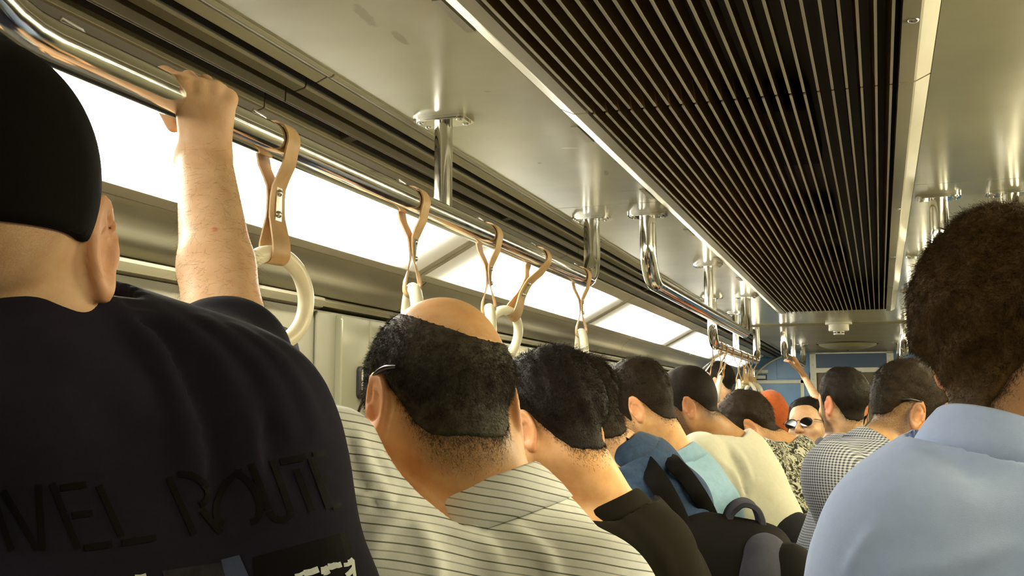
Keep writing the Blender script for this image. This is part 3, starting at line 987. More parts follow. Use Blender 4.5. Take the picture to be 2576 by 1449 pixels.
def polygonize(fn, lo, hi, h, zs=None, B=6):
    """naive surface nets on a rectilinear grid, sampled only near the surface"""
    def axis(a, b, st):
        n = int(math.ceil((b - a) / st / B)) * B
        return a + np.arange(n) * st
    xs, ys = axis(lo[0], hi[0], h), axis(lo[1], hi[1], h)
    if zs is None: zs = axis(lo[2], hi[2], h)
    else:
        zs = list(zs)
        while len(zs) % B: zs.append(zs[-1] + (zs[-1] - zs[-2]))
        zs = np.array(zs)
    xs, ys, zs = xs.astype(F32), ys.astype(F32), zs.astype(F32)
    nx, ny, nz = len(xs), len(ys), len(zs)
    bx, by, bz = nx // B, ny // B, nz // B
    cx = xs.reshape(bx, B).mean(1); cy = ys.reshape(by, B).mean(1); cz = zs.reshape(bz, B).mean(1)
    V = np.empty((nx, ny, nz), F32)
    act = np.zeros((bx, by, bz), bool)
    dc = np.empty((bx, by, bz), F32)
    for k in range(bz):
        G = np.stack(np.meshgrid(cx, cy, cz[k:k + 1], indexing='ij'), -1).reshape(-1, 3)
        dc[:, :, k] = fn(G).reshape(bx, by)
        hz = float(zs[min((k + 1) * B, nz - 1)] - zs[k * B])
        hd = 0.5 * math.sqrt(2 * (B * h) ** 2 + hz ** 2)
        act[:, :, k] = np.abs(dc[:, :, k]) < hd * 1.25 + .006
    a2 = act.copy()
    for ax in range(3):
        sh = np.roll(a2, 1, ax); idx = [slice(None)] * 3; idx[ax] = 0; sh[tuple(idx)] = False
        a2 |= sh
    V[:] = np.repeat(np.repeat(np.repeat(dc, B, 0), B, 1), B, 2)
    Vb = V.reshape(bx, B, by, B, bz, B)
    for k in range(bz):
        ij = np.argwhere(a2[:, :, k])
        if not len(ij): continue
        X = xs.reshape(bx, B)[ij[:, 0]]; Y = ys.reshape(by, B)[ij[:, 1]]; Zk = zs[k * B:(k + 1) * B]
        n = len(ij)
        P = np.empty((n, B, B, B, 3), F32)
        P[..., 0] = X[:, :, None, None]; P[..., 1] = Y[:, None, :, None]; P[..., 2] = Zk[None, None, None, :]
        d = fn(P.reshape(-1, 3)).reshape(n, B, B, B)
        for q, (i, j) in enumerate(ij): Vb[i, :, j, :, k, :] = d[q]
    S = V < 0
    # closed at the border
    for ax in range(3):
        for e in (0, -1):
            idx = [slice(None)] * 3; idx[ax] = e; S[tuple(idx)] = False
    cells_n = (nx - 1, ny - 1, nz - 1)
    pts_id, pts_p, quads = [], [], []
    cid = lambda i, j, k: (i * (ny - 1) + j) * (nz - 1) + k
    A = (xs, ys, zs)
    for ax in range(3):
        s0 = [slice(None)] * 3; s1 = [slice(None)] * 3
        s0[ax] = slice(0, -1); s1[ax] = slice(1, None)
        E = np.argwhere(S[tuple(s0)] != S[tuple(s1)])
        if not len(E): continue
        i, j, k = E.T
        e2 = [i, j, k]; e2[ax] = e2[ax] + 1
        v0, v1 = V[i, j, k], V[e2[0], e2[1], e2[2]]
        t = np.clip(v0 / (v0 - v1 + 1e-12), 0.02, .98)
        p = np.stack([xs[i], ys[j], zs[k]], 1)
        p[:, ax] += t * (A[ax][e2[ax]] - A[ax][E[:, ax]])
        b, c = [(1, 2), (2, 0), (0, 1)][ax]
        ids = []
        for db, dcc in ((-1, -1), (0, -1), (0, 0), (-1, 0)):
            q = [i, j, k]
            q = [i.copy(), j.copy(), k.copy()]
            q[b] = q[b] + db; q[c] = q[c] + dcc
            ids.append(cid(*q))
        ids = np.stack(ids, 1)
        ok = (E[:, b] > 0) & (E[:, c] > 0) & (E[:, b] < [nx, ny, nz][b] - 1) & (E[:, c] < [nx, ny, nz][c] - 1)
        ids, p = ids[ok], p[ok]
        ins = S[i, j, k][ok]
        for m_ in range(4): pts_id.append(ids[:, m_]); pts_p.append(p)
        quads.append(np.where(ins[:, None], ids, ids[:, ::-1]))
    pid = np.concatenate(pts_id); pp = np.concatenate(pts_p); quads = np.concatenate(quads)
    u, inv = np.unique(pid, return_inverse=True)
    cnt = np.bincount(inv).astype(F32)
    verts = np.stack([np.bincount(inv, pp[:, a]) / cnt for a in range(3)], 1).astype(F32)
    faces = np.searchsorted(u, quads)
    return verts, faces.astype(np.int32)


def smooth_mesh(v, f, it=1, lam=.5):
    e = np.concatenate([f[:, [0, 1]], f[:, [1, 2]], f[:, [2, 3]], f[:, [3, 0]]])
    for _ in range(it):
        n = np.bincount(e[:, 0], minlength=len(v)).astype(F32) + 1e-9
        s = np.stack([np.bincount(e[:, 0], v[e[:, 1], a], minlength=len(v)) for a in range(3)], 1)
        v = v + lam * (s / n[:, None] - v)
    return v.astype(F32)


def zgrid(z_hi, stops):
    """descending zones [(z_low, step), ...] from the top, returned ascending"""
    z, out = z_hi, [z_hi]
    for zl, st in stops:
        while z > zl:
            z -= st; out.append(z)
    return np.array(out[::-1])


def lump(P, seed, f, n=7):
    """cheap smooth noise: a sum of plane waves"""
    r = np.random.RandomState(seed)
    o = np.zeros(len(P), F32)
    for _ in range(n):
        d = r.normal(size=3); d /= np.linalg.norm(d)
        o += np.sin(P @ (d * f * r.uniform(.6, 1.5)).astype(F32) + r.uniform(0, 6.28)).astype(F32)
    return o / n ** .5


def face_normals(v, f):
    n = np.cross(v[f[:, 2]] - v[f[:, 0]], v[f[:, 3]] - v[f[:, 1]])
    a = np.linalg.norm(n, axis=1) + 1e-12
    return n / a[:, None], a / 2


def strands(roots, dirs, lens, rad, bendv, rs, seg=4, curl=0.0):
    """thin three-sided tapering hairs; returns verts, quads"""
    n = len(roots)
    t = np.linspace(0, 1, seg)
    d = dirs / (np.linalg.norm(dirs, axis=1, keepdims=True) + 1e-9)
    pts = roots[:, None, :] + d[:, None, :] * (lens[:, None] * t)[..., None] + bendv[:, None, :] * (lens[:, None] * t ** 2)[..., None]
    if curl:
        ph = rs.uniform(0, 6.28, (n, 1)); w = rs.normal(size=(n, 3)); w /= np.linalg.norm(w, axis=1, keepdims=True)
        pts += w[:, None, :] * (np.sin(t[None] * 7 + ph) - np.sin(ph))[..., None] * (curl * lens[:, None] * t[None])[..., None]
    u = np.cross(d, rs.normal(size=(n, 3))); u /= np.linalg.norm(u, axis=1, keepdims=True) + 1e-9
    w = np.cross(d, u)
    V = np.empty((n, seg, 3, 3), F32)
    taper = np.clip(1.15 - t, .18, 1)
    rr = rad if np.ndim(rad) else np.full(n, rad)
    for k in range(3):
        a = 2.094 * k
        V[:, :, k] = pts + (u * math.cos(a) + w * math.sin(a))[:, None, :] * (rr[:, None] * taper[None])[..., None]
    base = (np.arange(n) * seg * 3)[:, None, None]
    i = np.arange(seg - 1)[None, :, None] * 3
    k = np.arange(3)[None, None, :]
    a = base + i + k; b = base + i + (k + 1) % 3
    Q = np.stack([a, b, b + 3, a + 3], -1).reshape(-1, 4)
    return V.reshape(-1, 3), Q.astype(np.int32)


# ------------------------------------------------------------------ skin, hair and cloth materials
def skin_mat(name, col, dark=(0.035, 0.024, 0.015), red=(0.62, 0.20, 0.10)):
    m = Mat(name, col, 0.48, 0, 0.35)
    c2 = tuple(c * f for c, f in zip(col, (.86, .78, .70)))
    c = m.ramp(m.noise(38, detail=4), [(.35, c2), (.68, col)])
    a = m.n('ShaderNodeAttribute', _attribute_name='ruddy'); c = m.mix(a.outputs['Fac'], c, red)
    b = m.n('ShaderNodeAttribute', _attribute_name='stubble')
    st = m.ramp(m.noise(850, detail=2), [(.30, (.2, .2, .2)), (.66, (1, 1, 1))])
    mu = m.n('ShaderNodeMath', _operation='MULTIPLY'); m.l(b.outputs['Fac'], mu.inputs[0]); m.l(st, mu.inputs[1])
    ad = m.n('ShaderNodeMath', _operation='MULTIPLY_ADD'); m.l(b.outputs['Fac'], ad.inputs[0]); ad.inputs[1].default_value = .30
    m.l(mu.outputs[0], ad.inputs[2])
    cl = m.n('ShaderNodeClamp'); m.l(ad.outputs[0], cl.inputs[0])
    c = m.mix(cl.outputs[0], c, dark)
    m.base(c)
    m.bump(m.noise(330, detail=3), .10, .002)
    m.b.inputs['Subsurface Weight'].default_value = .12
    m.b.inputs['Subsurface Radius'].default_value = (.010, .004, .002)
    m.b.inputs['Subsurface Scale'].default_value = 1.0
    MT[name] = m.m
    return m.m


def hair_mat(name, col, tip=None, rough=.55, spec=.10):
    m = Mat(name, col, rough, 0, spec)
    t = tip or tuple(c * 1.5 for c in col)
    m.base(m.ramp(m.noise(90, detail=5, rough=.7), [(.35, col), (.72, t)]))
    m.bump(m.noise(260, detail=3), .5, .004)
    MT[name] = m.m
    return m.m


def cloth_mat(name, col, rough=.85, pattern=None, weave=900, amt=.1, fold=.25):
    m = Mat(name, col, rough, 0, .18 if max(col) > .1 else .06)
    m.b.inputs['Sheen Weight'].default_value = .12 if max(col) > .1 else .02
    c2 = tuple(c * (1 - amt * 2) for c in col)
    c = m.ramp(m.noise(60, detail=5, rough=.7), [(.3, c2), (.7, col)])
    if pattern: c = pattern(m, c)
    m.base(c)
    v = m.coords()
    n1 = m.noise(weave, v, detail=1)
    n2 = m.noise(17, v, detail=3, rough=.6)
    ad = m.n('ShaderNodeMath', _operation='MULTIPLY_ADD'); m.l(n2, ad.inputs[0]); ad.inputs[1].default_value = 9 * fold; m.l(n1, ad.inputs[2])
    m.bump(ad.outputs[0], .14, .0018)
    MT[name] = m.m
    return m.m


# ------------------------------------------------------------------ people
def limb_hand(F, wrist, dirv, palm, side, curl=.5, s=1.0, k=.006):
    """palm, four jointed fingers of unequal length and a thumb; palm = direction the palm faces"""
    d = np.array(dirv, float); d /= np.linalg.norm(d)
    n = np.array(palm, float); n -= d * (n @ d); n /= np.linalg.norm(n)
    w = np.cross(d, n) * side                         # towards the thumb
    W = np.array(wrist, float)
    knu = []
    for q, (o, L) in enumerate(((.030, .086), (.010, .090), (-.011, .085), (-.030, .077))):
        m_ = W + (d * L + w * o - n * .004) * s
        F.cap(W + w * o * .55 * s, m_, .0135 * s, .0105 * s, .012)
        knu.append(m_)
    for q, ((a, b, c), m_) in enumerate(zip(((.040, .024, .018), (.044, .028, .019), (.041, .026, .019), (.032, .019, .016)), knu)):
        ang, p = curl * .5, m_
        for L, r0, r1, da in ((a, .0098, .0088, .9), (b, .0086, .0080, 1.0), (c, .0078, .0066, .7)):
            e = p + (d * math.cos(ang) + n * math.sin(ang) + w * (.06 - .04 * q)) * L * s
            F.cap(p, e, r0 * s, r1 * s, k * .5)
            p = e; ang += curl * da + .06 * q * curl
    t0 = W + (d * .022 + w * .026 + n * .006) * s
    t1 = t0 + (d * .030 + w * .026 + n * .012) * s
    t2 = t1 + (d * .030 + w * .008 + n * .010) * s
    t3 = t2 + (d * .024 + n * .008 - w * .002) * s
    F.cap(t0, t1, .0135 * s, .0115 * s, .010); F.cap(t1, t2, .0105 * s, .0095 * s, .004); F.cap(t2, t3, .0092 * s, .0072 * s, .004)


def hairline(front=.080, temple=.055, burn=-.030, ear=.030, behind=-.032, nape=-.072):
    A = np.radians([0, 28, 50, 66, 76, 88, 100, 114, 126, 142, 158, 180])
    Zb = [front, front - .002, temple, temple * .4 + burn * .6, burn, ear * .6 + burn * .4, ear, ear * .5 + behind * .5, behind, nape * .72 + behind * .28, nape * .98, nape]
    def t(L):
        a = np.arctan2(np.abs(L[:, 0]), L[:, 1] + .012)
        return L[:, 2] - np.interp(a, A, Zb)
    return t


class Person:
    def __init__(s, label, head, nb, byaw, lean=0.0, sw=.19, girth=1.0, size=1.0, h=.004, neck_r=.056, seed=1, droop=.055, belly=1.0):
        s.label, s.H, s.h, s.seed, s.k = label, head, h, seed, size
        s.nb = np.array(nb, float)
        s.B = frame(byaw, lean)
        s.U = frame(byaw, 0)
        s.sw, s.neck_r, s.girth = sw * size, neck_r * size, girth
        s.droop = droop
        s.belly = belly
        s.S = {}
        for side in (-1, 1): s.S[side] = s.b((side * s.sw, .035 * size, -droop * size))
        s.pel = s.b((0, .06 * size, -.50 * size)); s.pel[2] = max(.86, min(s.pel[2], s.nb[2] - .46))
        s.armsJ = {}
        s.tor, s.extra, s.sleeve, s.bodyx = [], [], {-1: .55, 1: .55}, []
        s.parts = {}
        s.hand = {}
        s.torso_on = True
        s.folds, s.cut_n, s.traps, s.cut_p, s.ak, s.level = [], None, True, None, 1.0, 0.0

    def b(s, p): return s.nb + s.B @ np.array(p, float)

    def neck_axis(s):
        a = (s.n0 - s.n1) / np.linalg.norm(s.n0 - s.n1)
        a = a * (1 - s.level) + s.B[:, 2] * s.level
        return a / np.linalg.norm(a)

    def arm(s, side, elbow, wrist, sh=None):
        if sh is not None: s.S[side] = np.array(sh, float)
        s.armsJ[side] = (np.array(elbow, float), np.array(wrist, float))

    def torso(s, F, o=0.0, k=.05):
        g, z = s.girth, s.k
        if s.torso_on:
            F.ell(s.b((0, .055 * z, -.21 * z)), np.array((.150 * g * z + o, .112 * g * z + o, .215 * z + o)), k, s.B)
            F.ell(s.b((0, .012 * z, -.14 * z)), np.array((.140 * g * z + o, .072 * g * z + o, .140 * z + o)), k, s.B)
            F.cap(s.b((0, .06 * z, -.32 * z)), s.pel, .128 * g * s.belly * z + o, .138 * g * s.belly * z + o, k)
            for q in (-1, 1):
                if not s.traps: break
                F.cap(s.b((q * .045 * z, .025 * z, -.035 * z)), s.S[q], .043 * z + o, .050 * z + o, k)
                F.ell(s.S[q], np.array((.058, .060, .062)) * z + o, .03)
                F.cap(s.S[q] + np.array((0, 0, -.05)) * z, s.b((q * .10 * g * z, .05 * z, -.30 * z)), .050 * z + o, .07 * z + o, k)
        for (a, b_, ra, rb, kk) in s.tor: F.cap(a, b_, ra + o, rb + o, kk)

    def make(s, skin, shirt=None, trousers=None, legs=True, zones=None, group=None, stub=None, ruddy=None, shirt_h=None, crew=True, neck=None, hem=.40, wr=.0035, wrf=22, neck_gap=.004, body_lo=None, name='person', head_on=True, neck_cut=.0):
        H, h, z = s.H, s.h, s.k
        F = Field()
        if legs or True:
            feet = {}
            for q in (-1, 1):
                hip = s.pel + s.U @ np.array((q * .085, 0, -.03)); knee = np.array((hip[0], hip[1], .48)) + s.U @ np.array((q * .01, .02, 0)); ank = np.array((hip[0], hip[1], .085)) + s.U @ np.array((q * .02, -.01, 0))
                feet[q] = (hip, knee, ank)
                F.cap(hip, knee, .078, .054, .05); F.cap(knee, ank, .052, .036, .02)
                F.cap(ank + np.array((0, 0, -.050)), ank + s.U @ np.array((0, .15, -.058)), .034, .027, .02)
        s.feet = feet
        s.torso(F, -.007)
        for q, (e, w) in s.armsJ.items():
            y = z * s.ak; F.cap(s.S[q], e, .047 * z, .039 * y, .02); F.cap(e, (e * .7 + w * .3), .040 * y, .041 * y, .015); F.cap((e * .7 + w * .3), w, .040 * y, .026 * y, .02)
            if q not in s.hand:
                pd = np.array((0, 0, -1.0)) if abs((w - e)[2]) < .2 else s.U @ np.array((-q, 0, 0.))
                limb_hand(F, w, (w - e), pd, -q * 1.0, .55, z)
        for q in s.hand: s.hand[q](F)
        n0 = H.world((0, -.024, -.050)) if neck is None else neck[0]
        n1 = s.b((0, .022 * z, -.02 * z)) if neck is None else neck[1]
        if neck is not None and n0 is None: n0 = H.world((0, -.024, -.050))
        s.n0, s.n1 = n0, n1
        F.cap(n0, n1, s.neck_r * .96, s.neck_r * 1.02, .025)
        for fn in s.bodyx: fn(F)
        Fh = s.Fh = Field(); Fh.p = list(F.p); Fh.head(H, 0, False, .022)
        F.head(H, 0, True, .022)
        Fn = s.Fn = Field(); Fn.cap(n0, n1 - (n0 - n1) * .6, s.neck_r * .96, s.neck_r * 1.04, .025); Fn.head(H, 0, False, .022)
        s.F = F
        P0 = [H.c + .17, H.c - .17, s.nb + .3, s.nb - .3, s.pel + .2, s.pel - .2] + [p for q in s.armsJ.values() for j in q for p in (j + .12, j - .12)] + [s.S[q] + .1 * g for q in s.S for g in (-1, 1)]
        P0 += [p for t in s.tor for p in (np.array(t[0]) + t[2], np.array(t[0]) - t[2], np.array(t[1]) + t[3], np.array(t[1]) - t[3])]
        lo, hi = np.min(P0, 0), np.max(P0, 0)
        s.lo, s.hi = lo, hi
        top = max(H.c[2] + .17, max([j[2] + .13 for q in s.armsJ.values() for j in q] + [0]))
        bl = body_lo if body_lo is not None else H.c[2] - .17 * H.s
        zs = zgrid(top, [(bl, h), (bl - .25, h * 1.8), (-.03, h * 4.5)])
        hh = h
        v, f = polygonize(F.ev, (lo[0], lo[1], 0), (hi[0], hi[1], 0), hh, zs)
        o = mk(name, v, f, skin, None, True)
        L = H.loc(v)
        me = o.data
        st = np.zeros(len(v), F32) if stub is None else np.clip(stub(L), 0, 1).astype(F32)
        at_ = me.attributes.new('stubble', 'FLOAT', 'POINT'); at_.data.foreach_set('value', st)
        ed = H.ear_d(L)
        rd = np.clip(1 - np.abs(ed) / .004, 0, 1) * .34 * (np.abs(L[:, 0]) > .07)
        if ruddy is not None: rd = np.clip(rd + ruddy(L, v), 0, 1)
        at_ = me.attributes.new('ruddy', 'FLOAT', 'POINT'); at_.data.foreach_set('value', rd.astype(F32))
        tag(o, s.label, 'person', group)
        s.o = o
        s.v, s.f = v, f
        if shirt is not None: s.shirt(shirt, shirt_h or h * 1.4, hem, wr, wrf, neck_gap, neck_cut)
        if trousers is not None: s.trouser(trousers)
        return s

    def shirt_field(s, hem, wr, wrf, neck_gap, off=.008, neck_cut=.02):
        F = Field(); z = s.k
        s.torso(F, off)
        for q, (e, w) in s.armsJ.items():
            t = s.sleeve[q]
            if t <= 1:
                F.cap(s.S[q], s.S[q] + (e - s.S[q]) * t, .058 * z + off * .6, .056 * z + off * .6, .03)
            else:
                F.cap(s.S[q], e, .058 * z + off * .5, .047 * z + off * .5, .03); F.cap(e, e + (w - e) * (t - 1), .047 * z + off * .5, .038 * z + off * .3, .015)
        for fn in s.extra: fn(F)
        ax_ = (s.n0 - s.n1) / np.linalg.norm(s.n0 - s.n1)
        F.cap(s.n1 - ax_ * .06, s.n1 + ax_ * .01, s.neck_r + .022, s.neck_r + .013, .035)
        base = F.ev
        a = s.n1 - (s.n0 - s.n1) * .1; ax = (s.n0 - s.n1) / np.linalg.norm(s.n0 - s.n1)
        cut0 = np.array(s.n1 + ax * neck_cut if s.cut_p is None else s.cut_p).astype(F32); axf = ax.astype(F32)
        if s.cut_n is not None:
            cn = np.array(s.cut_n, float); cn = (cn / np.linalg.norm(cn)).astype(F32)
        else: cn = s.neck_axis().astype(F32)
        fold_pts = s.trace_folds(base)
        zc = s.pel[2] + .52 - hem - .10
        sd = s.seed
        nbf = s.nb.astype(F32)
        def fn(P):
            d = base(P)
            m = np.abs(d) < .05
            if m.any():
                Q = P[m]
                q = lump(Q * np.array((1, 1, .55), F32), sd, wrf, 6)
                d[m] = d[m] - wr * (np.abs(q) * 1.2 - .6)
            dd = np.zeros(len(P), F32)
            for A_, B_, wd, hg in fold_pts:
                ba = B_ - A_; L = P - A_
                hh = np.clip((L @ ba) / (ba @ ba + 1e-9), 0, 1)
                q = ((L - hh[:, None] * ba) ** 2).sum(1)
                m2 = q < (3 * wd) ** 2
                if m2.any():
                    g_ = hg * np.exp(-q[m2] / wd ** 2)
                    dd[m2] = np.where(np.abs(g_) > np.abs(dd[m2]), g_, dd[m2])
            d = d - np.maximum(dd, -.006)
            L = P - cut0; al = L @ axf
            ncut = np.maximum(s.Fn.ev(P) - .034, -(L @ cn))
            d = -smin(-d, ncut, .003)
            return np.maximum(d, zc - P[:, 2])
        return fn

    def trace_folds(s, base):
        out = []
        for pts, wd, hg in s.folds:
            pt = [np.array(q, float) for q in pts]; px = []
            for i in range(len(pt) - 1):
                for t in np.linspace(0, 1, 7)[:-1]:
                    a = pt[max(i - 1, 0)]; b_ = pt[i]; c = pt[i + 1]; d_ = pt[min(i + 2, len(pt) - 1)]
                    px.append(.5 * ((2 * b_) + (c - a) * t + (2 * a - 5 * b_ + 4 * c - d_) * t * t + (3 * b_ - a - 3 * c + d_) * t ** 3))
            px.append(pt[-1])
            o = np.repeat(CAMPOS[None], len(px), 0).astype(F32)
            dr = np.array([at(*q, 1.0) - CAMPOS for q in px]); dr = (dr / np.linalg.norm(dr, axis=1, keepdims=True)).astype(F32)
            t = np.full(len(px), .3, F32)
            for _ in range(60): t += np.clip(base(o + dr * t[:, None]), -.05, .3) * .8
            P = o + dr * t[:, None]
            ok = np.abs(base(P)) < .01
            n = len(px)
            for i in range(n - 1):
                if ok[i] and ok[i + 1] and np.linalg.norm(P[i + 1] - P[i]) < .12:
                    e = min(1.0, .35 + 1.3 * min(i + .5, n - 1.5 - i) / n * 2)
                    out.append((P[i], P[i + 1], wd, hg * e))
        return out

    def shirt(s, mat, h, hem, wr, wrf, neck_gap, neck_cut):
        fn = s.shirt_field(hem, wr, wrf, neck_gap, neck_cut=neck_cut)
        s.sfn = fn
        m = .12
        v, f = polygonize(fn, (s.lo[0] - m * .6, s.lo[1] - m * .6, s.pel[2] - .12), (s.hi[0] + m * .6, s.hi[1] + m * .6, max(s.nb[2] + .20, max([j[2] + .08 for q in s.armsJ.values() for j in q[:1]] + [0]))), h)
        s.parts['shirt'] = mk('shirt', v, f, mat, s.o, True)
        s.sv, s.sf = v, f

    def trouser(s, mat):
        F = Field()
        F.cap(s.pel + np.array((0, 0, .10)), s.pel, .136 * s.girth, .146, .03)
        for q in (-1, 1):
            hip, knee, ank = s.feet[q]
            F.cap(hip, knee, .090, .068, .05); F.cap(knee, ank + np.array((0, 0, -.015)), .066, .056, .03)
        p = np.array([s.pel + .26, s.pel - .26])
        v, f = polygonize(F.ev, (p[1][0], p[1][1], .02), (p[0][0], p[0][1], s.pel[2] + .26), .014)
        s.parts['trousers'] = mk('trousers', v, f, mat, s.o, True)
        for q in (-1, 1):
            ank = s.feet[q][2]
            F = Field()
            F.cap(ank + np.array((0, 0, -.038)), ank + s.U @ np.array((0, .16, -.046)), .044, .036, .02); F.cap(ank, ank + np.array((0, 0, -.04)), .042, .044, .02)
            F.plane((0, 0, .001), (0, 0, -1), .002)
            g = lambda P, F=F: np.maximum(F.ev(P), .002 - P[:, 2])
            c = ank + s.U @ np.array((0, .06, 0))
            v, f = polygonize(g, (c[0] - .18, c[1] - .18, -.01), (c[0] + .18, c[1] + .18, .15), .010)
            mk('shoe', v, f, MT['shoe_black'], s.o, True)

    def hair(s, mat, line, top=.014, sides=.008, n=6000, length=.018, rad=.00035, lift=.35, flow=None, h=None, noise=.0025, nf=75, curl=.15, bald=None, seg=4, fuzz=.0, edge=.042, name='hair', maxlen_var=.5, shell=True):
        H = s.H
        h = h or s.h
        sd = s.seed
        def thick(L):
            e = line(L)
            w = np.where(e > 0, np.clip(e / edge, 0, 1), np.clip(e / .012, -1, 0))
            zz = np.clip((L[:, 2] - .02) / .08, 0, 1)
            t = sides + (top - sides) * zz
            t = t * np.clip((L[:, 2] + .085) / .10, .10, 1)
            if bald is not None: w = np.minimum(w, bald(L))
            return np.where(w > 0, .0012 + (t - .0012) * np.clip(w, 0, 1) ** .8, w * .008)
        s.thick = thick
        def fn(P):
            d = s.Fh.ev(P)
            m = np.abs(d) < .05
            if m.any():
                L = H.loc(P[m])
                t = thick(L)
                q = lump(L, sd + 5, nf, 8) * noise + lump(L, sd + 9, nf * 2.7, 8) * noise * .5
                d[m] = d[m] - np.where(t > 0, t + q * np.clip(t / .006, 0, 1), t - .002)
            return d
        c = H.c
        r = .16 * H.s
        v, f = polygonize(fn, c - r, c + r, h)
        nrm, ar = face_normals(v, f)
        fc = v[f].mean(1)
        rs = np.random.RandomState(sd)
        L = H.loc(fc)
        w = ar * np.clip(thick(L) * 250, 0, 1)
        idx = rs.choice(len(f), n, p=w / w.sum())
        uv = rs.uniform(-.5, .5, (n, 2))
        q = v[f[idx]]
        root = q.mean(1) + uv[:, :1] * (q[:, 1] - q[:, 0]) + uv[:, 1:] * (q[:, 3] - q[:, 0])
        nn = nrm[idx]
        Lr = H.loc(root)
        if flow is None:
            fl = np.stack([Lr[:, 0] * 1.0, -.04 - Lr[:, 1] * .3, -.07 + 0 * Lr[:, 0]], 1)
        else: fl = flow(Lr)
        fl = fl / (np.linalg.norm(fl, axis=1, keepdims=True) + 1e-9)
        fw = fl @ H.R.T
        fw = fw - nn * (fw * nn).sum(1, keepdims=True)
        fw = fw / (np.linalg.norm(fw, axis=1, keepdims=True) + 1e-6)
        d = nn * lift + fw + rs.normal(size=(n, 3)) * .33
        ln = length * (1 - maxlen_var * rs.uniform(0, 1, n)) * np.clip(thick(Lr) / max(top, 1e-4) * 1.2 + .25, .5, 1)
        sv, sq = strands(root - nn * .0015, d, ln, rad, -nn * .25 * lift, rs, seg, curl)
        V = np.concatenate([v, sv]); Q = np.concatenate([f, sq + len(v)])
        # short fringe that lets the hairline run out into the skin
        bn, ba = face_normals(s.v, s.f); bc = s.v[s.f].mean(1)
        near = np.nonzero(((bc - H.c) ** 2).sum(1) < (.17 * H.s) ** 2)[0]
        LB = H.loc(bc[near]); e = line(LB)
        wt = ba[near] * np.exp(np.minimum(e, 0) / .0075) * (e < .006) * (e > -.04) * (LB[:, 1] < .045) * (H.ear_d(LB) > .003)
        if wt.sum() > 0:
            nf_ = max(n // 4, 300)
            k = near[rs.choice(len(near), nf_, p=wt / wt.sum())]
            nn = bn[k]; fl = np.stack([0 * nn[:, 0], -.2 + 0 * nn[:, 0], -1 + 0 * nn[:, 0]], 1) @ H.R.T
            fl = fl - nn * (fl * nn).sum(1, keepdims=True)
            uvk = rs.uniform(-.5, .5, (nf_, 2)); qk = s.v[s.f[k]]
            rt = bc[k] + uvk[:, :1] * (qk[:, 1] - qk[:, 0]) + uvk[:, 1:] * (qk[:, 3] - qk[:, 0])
            sv, sq = strands(rt, fl + nn * .35 + rs.normal(size=(nf_, 3)) * .35, np.minimum(length, .006) * rs.uniform(.35, 1, nf_), rad * .6, -nn * .1, rs, 3, curl)
            Q = np.concatenate([Q, sq + len(V)]); V = np.concatenate([V, sv])
        s.parts[name] = mk(name, V.astype(F32), Q, mat, s.o, True)
        return s.parts[name]


def collar(P, mat, hgt=.036, fold=.040, open_a=0.55, yaw=0.0, flare=.012, name='collar', fold_on=True, front_drop=.02, seg=64, shift=0.0, gap=.004):
    """stand-up band that follows the neck, with a fold-over leaf; open at the front"""
    ax = P.neck_axis()                                        # up the neck
    n0 = P.n1 + ax * shift
    fwd = frame(yaw) @ np.array((0, 1., 0)); fwd -= ax * (fwd @ ax); fwd /= np.linalg.norm(fwd)
    sd = np.cross(fwd, ax)
    A = np.linspace(open_a, 2 * math.pi - open_a, seg)
    t = np.linspace(.02, .13, 110)
    R = []
    for hh in (0.0, hgt):
        row = []
        for a in A:
            rad = fwd * math.cos(a) + sd * math.sin(a)
            o = n0 + ax * (hh - front_drop * (.5 + .5 * math.cos(a)))
            v = P.Fn.ev(o + rad * t[:, None])
            ins = np.nonzero(v < 0)[0]
            k = len(t) - 1 if not len(ins) else min(ins[-1] + 1, len(t) - 1)
            row.append(min(max(t[k], P.neck_r * .85), P.neck_r * 1.28) + gap)
        row = np.array(row)
        for _ in range(6): row[1:-1] = (row[:-2] + row[1:-1] * 2 + row[2:]) / 4
        R.append(row)
    prof = [(0.0, -.006), (.001, .0), (.0012, hgt * .5), (.001, hgt * .92), (.0035, hgt * 1.02), (.0065, hgt * .96)]
    if fold_on: prof += [(.0085 + flare * .3, hgt * .70), (.010 + flare * .65, hgt * .70 - fold * .35), (.011 + flare, hgt - fold)]
    th = .0016
    v, f = [], []
    m = len(prof)
    for i, a in enumerate(A):
        c, s_ = math.cos(a), math.sin(a)
        drop = front_drop * (.5 + .5 * c)
        rad = fwd * c + sd * s_
        for inner in (0, 1):
            for o, hh in prof:
                k = min(max(hh / hgt, 0), 1)
                r = R[0][i] * (1 - k) + R[1][i] * k
                v.append(n0 + rad * (r + o - inner * th * (1 if hh < hgt * .95 and o < .004 else -1)) + ax * (hh - drop))
    M2 = 2 * m
    for i in range(seg - 1):
        for j in range(m - 1):
            a, b = i * M2 + j, (i + 1) * M2 + j
            f.append((a, b, b + 1, a + 1)); f.append((a + m, a + m + 1, b + m + 1, b + m))
        for j in (0, m - 1):
            a, b = i * M2 + j, (i + 1) * M2 + j
            f.append((a, a + m, b + m, b) if j == 0 else (a, b, b + m, a + m))
    for i in (0, seg - 1):
        for j in range(m - 1):
            a = i * M2 + j; f.append((a, a + 1, a + 1 + m, a + m))
    ob = mk(name, np.array(v, F32), np.array(f, np.int32), mat, P.o, True)
    P.parts[name] = ob
    return ob


